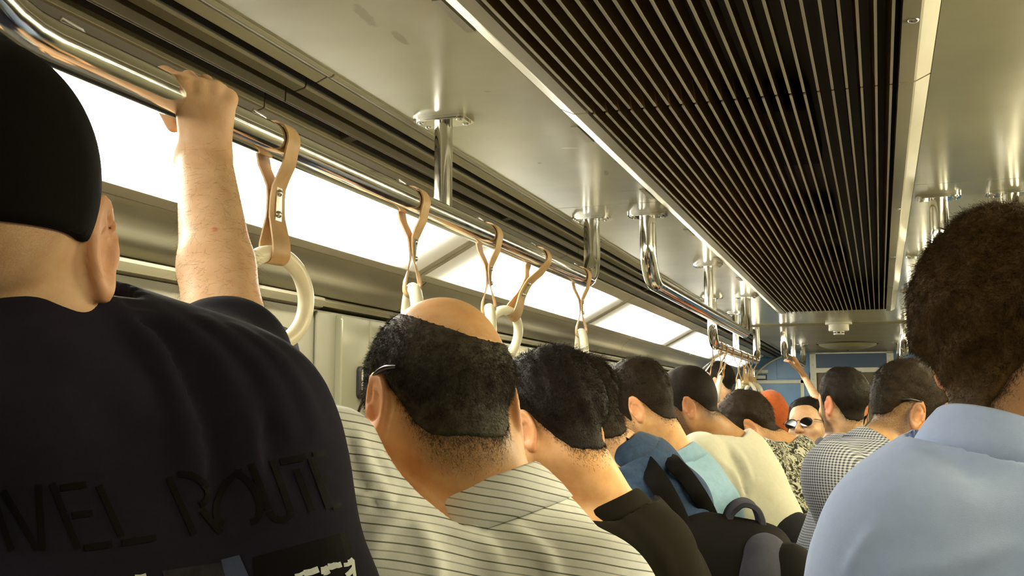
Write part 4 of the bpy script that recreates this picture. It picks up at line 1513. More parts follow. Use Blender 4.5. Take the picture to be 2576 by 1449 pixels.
# ------------------------------------------------------------------ the passengers
paint('shoe_black', (0.02, 0.018, 0.016), 0.4)
def stripes(m, dirv, period, width, warp=.0, vec=None):
    """fac = 1 on thin stripes that run across dirv"""
    v = vec if vec is not None else m.coords()
    if warp:
        nz = m.n('ShaderNodeTexNoise'); nz.inputs['Scale'].default_value = 7; nz.inputs['Detail'].default_value = 1
        m.l(v, nz.inputs['Vector'])
        sb = m.n('ShaderNodeVectorMath', _operation='SUBTRACT'); m.l(nz.outputs['Color'], sb.inputs[0]); sb.inputs[1].default_value = (.5, .5, .5)
        sc = m.n('ShaderNodeVectorMath', _operation='SCALE'); m.l(sb.outputs[0], sc.inputs[0]); sc.inputs['Scale'].default_value = warp
        ad = m.n('ShaderNodeVectorMath', _operation='ADD'); m.l(v, ad.inputs[0]); m.l(sc.outputs[0], ad.inputs[1]); v = ad.outputs[0]
    dt = m.n('ShaderNodeVectorMath', _operation='DOT_PRODUCT'); m.l(v, dt.inputs[0]); dt.inputs[1].default_value = dirv
    dv = m.n('ShaderNodeMath', _operation='DIVIDE'); m.l(dt.outputs['Value'], dv.inputs[0]); dv.inputs[1].default_value = period
    fr = m.n('ShaderNodeMath', _operation='FRACT'); m.l(dv.outputs[0], fr.inputs[0])
    pp = m.n('ShaderNodeMath', _operation='PINGPONG'); m.l(fr.outputs[0], pp.inputs[0]); pp.inputs[1].default_value = .5
    mr = m.n('ShaderNodeMapRange'); m.l(pp.outputs[0], mr.inputs['Value'])
    mr.inputs['From Min'].default_value = width * 1.25; mr.inputs['From Max'].default_value = width * .75
    return mr.outputs[0]


def pinstripe(col, dirv, p):
    def f(m, c):
        a = stripes(m, dirv, p, .085, .012)
        b = stripes(m, dirv, p * 2, .30, .012)
        k = m.n('ShaderNodeMath', _operation='MULTIPLY_ADD'); m.l(b, k.inputs[0]); k.inputs[1].default_value = .35; k.inputs[2].default_value = .55
        u = m.n('ShaderNodeMath', _operation='MULTIPLY'); m.l(a, u.inputs[0]); m.l(k.outputs[0], u.inputs[1])
        return m.mix(u.outputs[0], c, col)
    return f


def gingham(dark, d1, d2, p):
    def f(m, c):
        a = stripes(m, d1, p, .25, .006); b = stripes(m, d2, p, .25, .006)
        k = m.n('ShaderNodeMath', _operation='ADD'); m.l(a, k.inputs[0]); m.l(b, k.inputs[1])
        u = m.n('ShaderNodeMath', _operation='MULTIPLY'); m.l(k.outputs[0], u.inputs[0]); u.inputs[1].default_value = .5
        return m.mix(u.outputs[0], c, dark)
    return f


def camo(m, c):
    v = m.coords()
    nz = m.n('ShaderNodeTexNoise'); nz.inputs['Scale'].default_value = 26; nz.inputs['Detail'].default_value = 1.5; nz.inputs['Distortion'].default_value = 2.6
    m.l(v, nz.inputs['Vector'])
    r = m.n('ShaderNodeValToRGB'); r.color_ramp.interpolation = 'CONSTANT'
    el = r.color_ramp.elements
    while len(el) < 4: el.new(.5)
    for e, (p, q) in zip(el, ((0, (.012, .011, .008)), (.44, (.14, .13, .09)), (.50, (.40, .40, .32)), (.60, (.03, .027, .018)))): e.position = p; e.color = (*q, 1)
    m.l(nz.outputs['Fac'], r.inputs['Fac'])
    return r.outputs['Color']


SK0 = skin_mat('skin_light', (.80, .52, .31))
SK1 = skin_mat('skin_fair', (.66, .42, .25))
SK2 = skin_mat('skin_warm', (.76, .44, .20))
SK3 = skin_mat('skin_olive', (.52, .30, .14))
SK4 = skin_mat('skin_brown', (.44, .24, .105))
HB = hair_mat('hair_black', (.012, .009, .006))
HD = hair_mat('hair_dark_brown', (.020, .013, .007))
HBR = hair_mat('hair_brown', (.034, .017, .004), (.085, .044, .012))
HG = hair_mat('hair_greying', (.022, .016, .009), (.075, .062, .038))
TR1 = cloth_mat('trouser_black', (.02, .02, .022)); TR2 = cloth_mat('trouser_grey', (.07, .07, .075)); TR3 = cloth_mat('trouser_denim', (.04, .06, .12))
RL = lambda d: math.radians(d)


# ---- the man in the black cap, his right arm raised to the rail
def cap_man():
    D = .74
    H = Head(at(-74, 612, D), RL(45), RL(3), RL(-2), 1.05, 1.02, 1.0, 32)
    p = Person('man in a black cap and navy printed T-shirt, one hand up on the rail', H, at(-26, 800, .80), RL(30), RL(4), .205, 1.10, 1.06, .0032, .0655, 11)
    p.traps = False; p.ak = .80
    el, wr = at(556, 808, 1.055), at(514, 402, 1.265)
    p.arm(1, el, wr, at(572, 1115, .875))
    p.b_ = None
    lp = p.b((-.30, .02, -.34)); p.arm(-1, lp, lp + p.U @ np.array((.10, .24, -.02)))
    p.sleeve = {-1: .8, 1: .62}
    T = p.tor
    T += [(at(-30, 850, .80), at(-30, 900, .80), .070, .085, .03), (at(30, 985, .80), at(330, 1022, .83), .060, .056, .03), (at(330, 1022, .83), at(600, 1072, .865), .055, .053, .03), (at(-90, 985, .80), at(-420, 1012, .80), .060, .056, .03)]
    T += [(at(600, 1052, .865), at(650, 1200, .845), .053, .046, .05), (at(650, 1200, .845), at(764, 1520, .80), .046, .050, .05)]
    T += [(at(130, 1130, .87), at(150, 1950, .85), .125, .15, .08), (at(400, 1200, .87), at(370, 1950, .85), .100, .15, .08), (at(-250, 1150, .86), at(-200, 1950, .85), .11, .14, .08)]
    railp = lambda y, dx, dz: np.array((-.785 + dx, y, ZR + dz))

    def hand(F):
        # forearm flesh: two bones
        F.cap(at(492, 398, 1.262), at(560, 800, 1.06), .0215, .0315, .02)
        F.cap(at(534, 402, 1.268), at(572, 812, 1.05), .0212, .0318, .02)
        mc = [at(462, 217, 1.248), at(503, 226, 1.254), at(541, 232, 1.262), at(573, 252, 1.270)]
        w0 = [at(492, 392, 1.262), at(508, 390, 1.26), at(526, 390, 1.262), at(540, 392, 1.268)]
        r0 = [.0145, .0135, .013, .0125]
        for m_, w, r in zip(mc, w0, r0):
            F.cap(w, m_, .0180, r * .86, .011)
            F.ell(m_ + UPV * .002, (r * .98,) * 3, .004)
        pip = [at(412, 190, 1.255), at(474, 196, 1.30), at(516, 206, 1.312), at(557, 228, 1.322)]
        ys = [1.035, 1.068, 1.096, 1.124]
        for q, (m_, pp, y) in enumerate(zip(mc, pip, ys)):
            s_ = (1.22, .98, .94, .86)[q]
            F.cap(m_, pp, .0112 * s_, .0098 * s_, .005)
            y = pp[1]; d1 = railp(y + (.020 if q == 0 else .004), -.035, .012); d2 = railp(y + (.040 if q == 0 else .006), -.026, -.024); F.cap(pp, d1, .0096 * s_, .0088 * s_, .003); F.cap(d1, d2, .0086 * s_, .0072 * s_, .003)
        t1, t2, t3 = at(486, 345, 1.274), railp(1.095, .006, -.036), railp(1.10, -.026, -.026)
        F.cap(at(474, 392, 1.262), t1, .016, .0125, .012); F.cap(t1, t2, .0118, .0102, .006); F.cap(t2, t3, .0100, .0078, .004)
    p.hand[1] = hand
    mole = at(540, 577, 1.14)
    def ruddy(L, v):
        # redder tint on the raised knuckles' finger side and the mole on the forearm
        w = v - CAMPOS
        z = w @ FWD
        px, py = 1288 + FOC * (w @ RGT) / z, 724.5 - FOC * (w @ UPV) / z
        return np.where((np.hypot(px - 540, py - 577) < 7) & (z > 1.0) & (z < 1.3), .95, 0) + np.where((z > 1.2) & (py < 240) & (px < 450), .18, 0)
    B_, S1, S2 = at(-30, 716, .70), at(280, 742, .79), at(-340, 742, .73)
    p.cut_p = B_; p.cut_n = np.cross(S1 - B_, S2 - B_); p.cut_n = p.cut_n * np.sign(p.cut_n[2])
    def stub(L):
        return np.clip((-.045 - L[:, 1]) / .03, 0, 1) * np.clip((L[:, 2] + .075) / .03, 0, 1) * .22 * (L[:, 2] < .03) * (np.abs(L[:, 0]) < .09)
    navy = cloth_mat('navy_cotton', (.014, .012, .020), amt=.12)
    p.folds = [([(296, 778), (400, 900), (470, 1060), (500, 1220)], .012, .006), ([(420, 790), (540, 900), (620, 1040), (650, 1160)], .011, .005), ([(520, 800), (650, 920), (720, 1060)], .010, .005), ([(600, 822), (720, 930), (790, 1080)], .009, .005),
               ([(340, 790), (460, 960), (540, 1150), (570, 1300)], .012, -.004), ([(20, 830), (160, 880), (300, 960), (380, 1060)], .016, .004), ([(660, 1050), (700, 1160), (760, 1230)], .012, -.004), ([(300, 770), (330, 786), (400, 792)], .006, .004)]
    p.make(SK0, navy, TR3, stub=stub, ruddy=ruddy, shirt_h=.0048, hem=.44, wr=.0025, wrf=19, neck_gap=.003, neck=(at(-40, 680, .780), at(-30, 830, .77)))
    # cap
    def capf(P):
        L = H.loc(P)
        d = H.f.ev2(L) * H.s - .0085
        low = L[:, 2] - (-.004 + .10 * np.clip(-L[:, 1] - .02, 0, .1) * 0 + .12 * np.clip(L[:, 1], 0, .1))
        d = np.maximum(d, -(low) * H.s)
        return d
    c = H.c; r = .17
    v, f = polygonize(capf, c - r, c + r, .0035)
    m = cloth_mat('cap_black', (.006, .005, .004), weave=600)
    cp = mk('cap', v, f, m, p.o, True)
    F = Field()
    def brim(P):
        L = H.loc(P)
        q = np.sqrt((L[:, 0] / .075) ** 2 + ((L[:, 1] - .085) / .085) ** 2)
        return np.maximum(np.maximum((q - 1) * .05, np.abs(L[:, 2] - .030 + .9 * (L[:, 0] ** 2) / .1 * .6 + .25 * (L[:, 1] - .09)) - .0025), .075 - L[:, 1]) * H.s
    v, f = polygonize(brim, c - .25, c + .25, .004)
    mk('brim', v, f, m, cp, True)
    mb = MB(); mb.dome(H.world((0, -.010, .1265)), H.R[:, 2], .006, .005, 10); mb.build('button', m, cp, auto=60)
    # fine hair on the forearm
    nrm, ar = face_normals(p.v, p.f); fc = p.v[p.f].mean(1)
    ax = (wr - el) / np.linalg.norm(wr - el); tt = (fc - el) @ ax; ln = np.linalg.norm(wr - el)
    dist = np.linalg.norm(fc - el - tt[:, None] * ax, axis=1)
    w = ar * (dist < .065) * np.clip((tt + .06) / .05, 0, 1) * np.clip((ln * 1.0 - tt) / .08, 0, 1)
    rs = np.random.RandomState(3); n = 1500
    idx = rs.choice(len(fc), n, p=w / w.sum())
    side = np.cross(ax, nrm[idx]) * rs.normal(size=(n, 1)) * .9
    sv, sq = strands(fc[idx], nrm[idx] * .55 + side + ax * -.5, rs.uniform(.006, .015, n), .00010, rs.normal(size=(n, 3)) * .4, rs, 4, .1)
    mk('arm_hair', sv, sq, hair_mat('arm_hair', (.15, .085, .035), (.26, .16, .07)), p.o, True)['kind'] = 'stuff'
    # print on the back of the shirt: letters and picture patches laid on the cloth
    bv = BVHTree.FromPolygons([Vector(a) for a in p.sv.astype(float)], p.sf.tolist())
    def on(px, py, lift=.0012):
        o_ = Vector(CAMPOS); d_ = Vector(at(px, py, 1.0) - CAMPOS).normalized()
        h_ = bv.ray_cast(o_, d_)
        if h_[0] is None: return None
        n_ = h_[1] if h_[1].dot(d_) < 0 else -h_[1]
        return np.array(h_[0] + n_ * lift)
    def stroke(mb, pts, w, lift=.0012):
        P2 = [np.array(pts[0], float)]
        for a, b in zip(pts[:-1], pts[1:]):
            a, b = np.array(a, float), np.array(b, float); k = max(2, int(np.linalg.norm(b - a) / 8))
            P2 += [a + (b - a) * t for t in np.linspace(0, 1, k + 1)[1:]]
        rows = []
        for i, q in enumerate(P2):
            t = P2[min(i + 1, len(P2) - 1)] - P2[max(i - 1, 0)]; t /= np.linalg.norm(t) + 1e-9
            n_ = np.array((-t[1], t[0]))
            row = [on(*(q + n_ * w * u), lift) for u in (-.5, 0, .5)]
            rows.append(row)
        v, f = [], []
        for i in range(len(rows) - 1):
            if any(r is None for r in rows[i] + rows[i + 1]): continue
            for j in range(2):
                b = len(v); v += [rows[i][j], rows[i][j + 1], rows[i + 1][j + 1], rows[i + 1][j]]; f.append((b, b + 1, b + 2, b + 3))
        mb.add(v, f)
    ink = cloth_mat('print_ink', (.0045, .0035, .0035), .6, amt=.1)
    W = 17
    arc = lambda cx, cy, rx, ry, a0, a1, sh=0: [(cx + rx * math.cos(math.radians(a)) + sh * ry * math.sin(math.radians(a)), cy + ry * math.sin(math.radians(a))) for a in np.linspace(a0, a1, 14)]
    L_ = [('A', [[(-22, 1232), (30, 1385)]]), ('V', [[(8, 1232), (96, 1384)], [(96, 1218), (108, 1384)]]),
          ('E', [[(130, 1214), (197, 1382)], [(152, 1226), (216, 1218)], [(182, 1296), (232, 1290)], [(212, 1378), (282, 1368)]]),
          ('L', [[(248, 1220), (306, 1350)], [(306, 1366), (392, 1352)]]),
          ('R', [[(424, 1200), (488, 1345)], arc(474, 1232, 46, 40, -105, 70, .35), [(508, 1284), (556, 1342)]]),
          ('O', [arc(592, 1252, 42, 66, 95, 262, -.38), arc(604, 1250, 44, 64, -78, 85, .38)]),
          ('U', [[(632, 1166), (676, 1284)], arc(706, 1282, 28, 26, 170, 20, 0), [(684, 1158), (732, 1290)]]),
          ('T', [[(704, 1162), (768, 1150)], [(744, 1180), (784, 1288)]]),
          ('E', [[(780, 1152), (826, 1280)], [(786, 1146), (816, 1140)], [(808, 1208), (828, 1204)], [(834, 1276), (856, 1268)]])]
    sh = p.parts['shirt']
    for nm, sts in L_:
        mb = MB()
        for s_ in sts: stroke(mb, s_, W)
        if mb.v: mb.build('printed_letter', ink, sh)
    def patch(name, quad, mat, lift=.0010, n=14):
        a, b, c_, d_ = (np.array(q, float) for q in quad)
        g = [[on(*((a * (1 - u) + b * u) * (1 - t) + (d_ * (1 - u) + c_ * u) * t), lift) for u in np.linspace(0, 1, n)] for t in np.linspace(0, 1, n)]
        mb = MB()
        for i in range(n - 1):
            for j in range(n - 1):
                q = [g[i][j], g[i][j + 1], g[i + 1][j + 1], g[i + 1][j]]
                if any(x is None for x in q): continue
                mb.add(q, [(0, 1, 2, 3)])
        if mb.v: mb.build(name, mat, sh)
    patch('printed_patch', [(636, 1402), (872, 1338), (905, 1475), (640, 1490)], ink)
    patch('printed_patch', [(556, 1408), (602, 1396), (640, 1480), (575, 1490)], cloth_mat('print_blue', (.05, .06, .10), .7))
    patch('printed_patch', [(408, 1436), (556, 1414), (580, 1490), (420, 1500)], cloth_mat('print_grey', (.030, .026, .030), .7, amt=.3))
    wh = cloth_mat('print_white', (.62, .66, .60), .7, amt=.2)
    for a, b, w in (((742, 1450), (766, 1442), 9), ((764, 1444), (800, 1434), 16), ((806, 1438), (824, 1432), 18), ((822, 1428), (842, 1424), 16), ((840, 1424), (856, 1422), 14), ((862, 1424), (880, 1418), 10), ((872, 1416), (884, 1408), 9), ((868, 1450), (886, 1432), 12), ((884, 1412), (890, 1460), 8), ((812, 1446), (828, 1440), 8), ((338, 1449), (366, 1445), 7)):
        mb = MB(); stroke(mb, [a, ((a[0] + b[0]) / 2, (a[1] + b[1]) / 2 + 2), b], w, .0018)
        if mb.v: mb.build('printed_script', wh, sh)
cap_man()


# ---- balding man with glasses in a striped shirt
def bald_man():
    D = 1.20
    H = Head(at(1108, 1038, D), RL(45), RL(27), RL(3), 1.02, 1.06)
    p = Person('balding man with glasses and a white pinstriped shirt, head bowed', H, at(1226, 1308, 1.20), RL(44), RL(20), .20, 1.1, 1.03, .0030, .059, 21)
    p.level = .6
    p.arm(-1, at(832, 1165, 1.09), at(730, 1110, 1.20), at(985, 1400, 1.12))
    e = p.b((.24, .06, -.34)); p.arm(1, e, e + p.U @ np.array((-.14, .22, .05)), at(1470, 1535, 1.12))
    p.sleeve = {-1: 1.6, 1: .9}
    p.tor += [(at(1110, 1420, 1.19), at(985, 1395, 1.12), .056, .058, .05), (at(985, 1395, 1.12), at(832, 1165, 1.09), .058, .044, .04)]
    p.tor += [(at(1290, 1420, 1.20), at(1475, 1540, 1.13), .062, .064, .05), (at(1180, 1600, 1.20), at(1200, 2200, 1.15), .13, .15, .08)]
    p.folds = [([(1160, 1345), (1215, 1370), (1255, 1425), (1275, 1500)], .010, .014), ([(1150, 1345), (1235, 1400), (1262, 1470)], .007, -.006), ([(1030, 1270), (960, 1330), (925, 1420)], .010, .011), ([(905, 1090), (925, 1170), (960, 1230), (985, 1290)], .008, .012),
               ([(880, 1120), (900, 1200), (950, 1260)], .008, -.005), ([(990, 1225), (940, 1240), (900, 1260)], .007, .009), ([(1280, 1330), (1370, 1400), (1400, 1480)], .009, .010), ([(1050, 1320), (1090, 1400), (1100, 1480)], .010, .009), ([(930, 1130), (960, 1150), (985, 1190)], .007, .009)]
    shirt = cloth_mat('pinstripe_white', (.86, .86, .78), pattern=pinstripe((.10, .10, .06), tuple(np.array((.10, .18, .97)) / np.linalg.norm((.10, .18, .97))), .0082), weave=700, amt=.05)
    def bald(L):
        q = np.sqrt(((L[:, 0] - .012) / .062) ** 2 + ((L[:, 1] + .060) / .096) ** 2 + ((L[:, 2] - .105) / .074) ** 2)
        q2 = np.sqrt(((L[:, 0] - .004) / .056) ** 2 + ((L[:, 1] - .060) / .070) ** 2 + ((L[:, 2] - .100) / .056) ** 2)
        return np.clip((np.minimum(q, q2) - 1) * 1.5, -1, 1)
    def stub(L):
        back = np.clip((-.030 - L[:, 1]) / .03, 0, 1) * np.clip((L[:, 2] + .115) / .03, 0, 1) * (L[:, 2] < .02) * .55
        side = np.clip((.045 - np.abs(L[:, 1] - .035)) / .02, 0, 1) * (L[:, 2] < .03) * np.clip((L[:, 2] + .105) / .03, 0, 1) * (np.abs(L[:, 0]) > .035) * .35
        crown = np.clip(1.35 - np.sqrt((L[:, 0] / .050) ** 2 + ((L[:, 1] + .012) / .078) ** 2 + ((L[:, 2] - .118) / .060) ** 2) * 1.0, 0, .0) + np.clip(bald(L) + .45, 0, .45) * (L[:, 2] > .04) * .6
        return np.maximum(np.maximum(back, side), crown)
    p.make(SK2, shirt, TR2, stub=stub, shirt_h=.0042, wr=.004, wrf=24, neck=(H.world((0, -.026, -.045)), at(1234, 1276, 1.20)))
    p.hair(HG, hairline(.095, .07, -.035, .028, -.040, -.068), .0065, .0055, 20000, .014, .00026, .40, noise=.0012, nf=110, curl=.25, bald=bald, edge=.045)
    collar(p, shirt, .040, .048, .7, RL(50), flare=.014)
    glasses(p, H, MT['glasses_black'], lens=MT['lens_clear'])


def glasses(p, H, mat, lens=None, dark=False):
    """rims, bridge, temples that hook behind the ears"""
    w = lambda q: H.world(q)
    mb = MB()
    for x in (-1, 1):
        pts = [w((x * .068, .098, .012)), w((x * .078, .080, .014)), w((x * .0815, .030, .022)), w((x * .0825, -.012, .0275)), w((x * .0820, -.032, .0275)), w((x * .0775, -.052, .0235)), w((x * .0700, -.070, .0150))]
        rr = [.0016, .0018, .0018, .0020, .0028, .0032, .0022]
        fine, fr_ = [], []
        for i in range(len(pts) - 1):
            for t in np.linspace(0, 1, 5)[:-1]:
                a = pts[max(i - 1, 0)]; b = pts[i]; c = pts[i + 1]; d = pts[min(i + 2, len(pts) - 1)]
                fine.append(.5 * ((2 * b) + (c - a) * t + (2 * a - 5 * b + 4 * c - d) * t * t + (3 * b - a - 3 * c + d) * t ** 3)); fr_.append(rr[i] + (rr[i + 1] - rr[i]) * t)
        m2 = MB(); m2.tube(fine, fr_, 10); m2.build('glasses_temple', mat, p.o, auto=60)
    for x in (-1, 1):
        ov = [w((x * (.034 + .027 * math.cos(a)), .1065 - .004 * abs(.034 + .027 * math.cos(a)) / .06, .003 + (.0215 if not dark else .020) * math.sin(a) - (0 if not dark else .004 * math.cos(a) * 0))) for a in np.linspace(0, 2 * math.pi, 41)[:-1]]
        m2 = MB(); m2.tube(ov, .0013, 8, closed=True)
        rim = m2.build('glasses_rim', mat, p.o, auto=60)
        if lens:
            c = np.mean(ov, 0); nrm = H.R @ np.array((0, 1., 0))
            m3 = MB(); n = len(ov)
            m3.add([q + nrm * .0006 for q in ov] + [q - nrm * .0006 for q in ov] + [c + nrm * .0022, c + nrm * .001],
                   [(i, (i + 1) % n, 2 * n) for i in range(n)] + [((i + 1) % n + n, i + n, 2 * n + 1) for i in range(n)])
            m3.build('lens', lens, rim, smooth=True)
    m2 = MB(); m2.tube([w((-.008, .1060, .012)), w((0, .1085, .014)), w((.008, .1060, .012))], .0014, 8); m2.build('glasses_bridge', mat, p.o, auto=60)

MT['glasses_black'] = Mat('glasses_black', (.02, .018, .015), .25).m
m = Mat('lens_clear', (.9, .9, .88), .03); m.b.inputs['Transmission Weight'].default_value = 1.0; m.b.inputs['IOR'].default_value = 1.1; MT['lens_clear'] = m.m
MT['lens_dark'] = Mat('lens_dark', (.008, .007, .006), .04).m
bald_man()


# ---- the row of bowed heads behind him
def row_man(label, hp, d, yaw, pitch, nb, nd, byaw, lean, skin, cloth, hairm, line=None, hk=None, h=.0042, stub=None, sw=.19, girth=1.0, size=1.0, col=None, trousers=None, roll=0, neck_r=.056, sleeve=.85, make=None, seed=5, tor=(), hsize=1.0, arms=None, ear=1.03, shs=None, folds=()):
    H = Head(at(*hp, d), RL(yaw), RL(pitch), RL(roll), hsize, ear)
    p = Person(label, H, at(*nb, nd), RL(byaw), RL(lean), sw, girth, size, h, neck_r, seed)
    p.level = .55
    for q, sv in (shs or {}).items(): p.S[q] = at(*sv)
    p.folds = list(folds)
    for q in (-1, 1):
        if arms and q in arms:
            p.arm(q, *arms[q]); continue
        e = p.S[q] + p.U @ np.array((q * .02, .05, -.27)); p.arm(q, e, e + p.U @ np.array((-q * .10, .20, .06)))
    p.sleeve = {-1: sleeve, 1: sleeve}
    p.tor += list(tor)
    kw = dict(shirt_h=max(h * 1.35, .0052), stub=stub); kw.update(make or {})
    p.make(skin, cloth, trousers or TR1, **kw)
    k = dict(top=.014, sides=.009, n=6000, length=.016); k.update(hk or {})
    if hairm: p.hair(hairm, line or hairline(), **k)
    return p

def beard(L):
    lo = np.clip((-.020 - L[:, 2]) / .02, 0, 1) * np.clip((L[:, 1] + .002) / .015, 0, 1) * (L[:, 2] > -.135) * (1 - np.clip((.022 - np.abs(L[:, 0])) / .01, 0, 1) * (L[:, 2] > -.05))
    sb = np.clip((.022 - np.abs(L[:, 1] - .022)) / .012, 0, 1) * (np.abs(L[:, 0]) > .055) * (L[:, 2] < .04)
    nap = np.clip((-.030 - L[:, 1]) / .03, 0, 1) * np.clip((L[:, 2] + .080) / .03, 0, 1) * (L[:, 2] < .02)
    return np.maximum(np.maximum(lo * .75, sb * .8), nap * .7)

POLO = cloth_mat('polo_dark', (.013, .011, .006))
p = row_man('young man with thick black hair and a dark polo shirt, bowed beside the balding man', (1392, 1090), 1.80, 60, 32, (1545, 1262), 1.80, 50, 24, SK2, POLO, HB,
            hairline(.082, .058, -.02, .026, -.036, -.074), dict(top=.020, sides=.015, n=9000, length=.018, noise=.003, curl=.3, rad=.0004), h=.0029, sw=.185, seed=31, neck_r=.055, shs={1: (1640, 1400, 1.74)}, folds=[([(1440, 1320), (1540, 1330), (1600, 1370)], .012, .004), ([(1560, 1290), (1640, 1360), (1690, 1440)], .012, .004), ([(1470, 1380), (1520, 1420), (1540, 1480)], .012, .004)])
collar(p, POLO, .034, .038, .7, RL(52), flare=.008)
DEN = cloth_mat('denim_shirt', (.038, .075, .150), amt=.25)
DENIM = p = row_man('person in a blue denim shirt with messy dark hair and backpack straps', (1450, 1060), 2.25, 62, 34, (1578, 1120), 2.25, 45, 22, SK1, DEN, HD,
            hairline(.082, .058, -.03, .0, -.045, -.085), dict(top=.022, sides=.020, n=8000, length=.030, noise=.004, curl=.5, rad=.0004), h=.004, sw=.185, seed=41, shs={1: (1700, 1268, 2.2)}, folds=[([(1540, 1170), (1600, 1200), (1650, 1260)], .012, .004), ([(1560, 1210), (1610, 1260), (1630, 1330)], .012, .004)])
collar(p, DEN, .038, .044, .7, RL(48), flare=.012)
LBL = cloth_mat('pale_blue_shirt', (.27, .43, .54), amt=.08)
p = row_man('man in a pale blue collared shirt between the denim shirt and the white T-shirt', (1612, 1035), 2.85, 80, 30, (1712, 1138), 2.85, 62, 22, SK2, LBL, HD,
            hairline(.082, .058, -.03, .030, -.030, -.066), dict(top=.018, sides=.006, n=6000, length=.016, rad=.0004), h=.0036, sw=.19, seed=51, shs={1: (1790, 1280, 2.80)}, folds=[([(1740, 1190), (1790, 1240), (1820, 1290)], .012, .004), ([(1720, 1210), (1770, 1280)], .012, .003), ([(1700, 1165), (1716, 1150), (1732, 1140)], .006, -.004)], stub=lambda L: beard(L) * .5)
collar(p, LBL, .038, .044, .7, RL(66), flare=.012)
WT = cloth_mat('white_tshirt', (.60, .59, .46), amt=.05)
p = row_man('man with a faded short haircut and beard in a white T-shirt', (1735, 1028), 3.38, 84, 24, (1842, 1092), 3.38, 70, 26, SK4, WT, HB,
            hairline(.082, .0585, -.01, .028, -.010, -.045), dict(top=.009, sides=.003, n=4000, length=.006, rad=.0004, noise=.001), h=.0038, sw=.20, girth=1.1, seed=61, stub=beard, shs={1: (1882, 1192, 3.32)}, folds=[([(1840, 1120), (1870, 1160), (1890, 1210)], .011, .006), ([(1800, 1150), (1850, 1200), (1868, 1260)], .012, .006), ([(1835, 1140), (1862, 1190), (1872, 1240)], .009, -.006), ([(1870, 1290), (1890, 1240), (1910, 1210)], .012, .006)])
CAM = cloth_mat('camouflage_cotton', (.3, .3, .2), pattern=camo)
p = row_man('person in a camouflage patterned shirt bowing low, face hidden, before the sunglasses', (1888, 1082), 3.75, 84, 40, (1978, 1108), 3.72, 70, 28, SK3, CAM, HD,
            hairline(.082, .058, -.02, .028, -.030, -.064), dict(top=.016, sides=.010, n=4000, length=.016, rad=.0005), h=.0055, sw=.19, seed=71, shs={1: (1995, 1182, 3.8)})
HIJ = cloth_mat('scarf_orange', (.50, .11, .022), amt=.15)

GING = cloth_mat('gingham_shirt', (.42, .44, .48), pattern=gingham((.035, .037, .055), (.05, .05, 1), (math.cos(RL(-30)), math.sin(RL(-30)), .05), .0062), amt=.04)
p = row_man('man with a shaved nape and black glasses in a black and white gingham shirt', (2285, 1048), 2.62, -62, 24, (2188, 1108), 2.60, -62, 20, SK3, GING, HD,
            hairline(.082, .0585, -.02, .034, .012, -.030), dict(top=.018, sides=.006, n=5000, length=.014, rad=.0004), h=.0036, sw=.19, girth=1.02, seed=81, shs={1: (2100, 1195, 2.45)},
            stub=lambda L: np.clip((-.012 - L[:, 1]) / .02, 0, 1) * np.clip((L[:, 2] + .075) / .02, 0, 1) * .65)
collar(p, GING, .036, .042, .7, RL(-60), flare=.010)
glasses(p, p.H, MT['glasses_black'], MT['lens_clear'])

GREY = cloth_mat('grey_tshirt', (.10, .10, .11))
row_man('bearded man with short dark hair and a glowing red ear, beside the sunglasses wearer', (2122, 1018), 3.92, 38, 4, (2132, 1092), 3.92, 30, 8, SK1, GREY, HB,
        hairline(.082, .058, -.02, .030, -.030, -.066), dict(top=.012, sides=.009, n=4000, length=.010, rad=.0005), h=.0050, seed=91, stub=beard, shs={-1: (2060, 1200, 4.0)},
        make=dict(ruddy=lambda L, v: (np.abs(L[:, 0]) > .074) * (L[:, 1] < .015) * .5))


# ---- man in sunglasses facing the camera, his left arm up to the far rail
def sun_man():
    H = Head(at(2034, 1082, 4.75), RL(160), RL(-16), RL(8), 1.05, 1.0, 1.15)
    p = Person('man in dark sunglasses facing the camera, seen between the camouflage and gingham shirts', H, at(2042, 1165, 4.82), RL(165), RL(0), .19, 1.0, 1.0, .0045, .055, 101)
    wr = np.array((-.600, 7.72, ZR - .095))
    e = p.b((.25, .03, -.30)); p.arm(1, e, e + p.U @ np.array((-.14, .20, .05)))
    e = p.b((-.25, .03, -.30)); p.arm(-1, e, e + p.U @ np.array((.14, .20, .05)))
    p.make(SK1, cloth_mat('pale_shirt', (.42, .43, .45)), TR1, shirt_h=.008, stub=lambda L: beard(L) * .35)
    p.hair(HB, hairline(.088, .066, -.02, .028, -.02, -.06), .016, .010, 6000, .016, .0005, .4, curl=.3)
    glasses(p, H, MT['glasses_black'], MT['lens_dark'], dark=True)
sun_man()


def scarf_woman():
    H = Head(at(1938, 1052, 5.25), RL(35), RL(10), 0, 1.0)
    p = Person('person wearing an orange red headscarf behind the camouflage shirt', H, at(1945, 1146, 5.28), RL(30), RL(6), .17, .95, .95, .006, .05, 111)
    for q in (-1, 1):
        e = p.b((q * .19, .03, -.28)); p.arm(q, e, e + p.U @ np.array((-q * .10, .20, .05)))
    p.make(SK1, cloth_mat('dark_dress', (.03, .025, .03)), TR1, shirt_h=.009)
    def scarf(P):
        L = H.loc(P)
        d = H.f.ev2(L) * H.s - .014
        nk = Field(); nk.cap(H.world((0, -.02, -.05)), p.nb + p.B @ np.array((0, .04, -.06)), .078, .105, .03)
        d = smin(d, nk.ev(P), .05)
        q = lump(P, 5, 45, 6) * .004
        face = np.sqrt((L[:, 0] / .058) ** 2 + ((L[:, 1] - .10) / .07) ** 2 + ((L[:, 2] + .015) / .085) ** 2)
        return -smin(-(d - q), (face - 1) * .05, .01)
    v, f = polygonize(scarf, H.c - .30, H.c + .22, .006)
    mk('headscarf', v, f, HIJ, p.o, True)
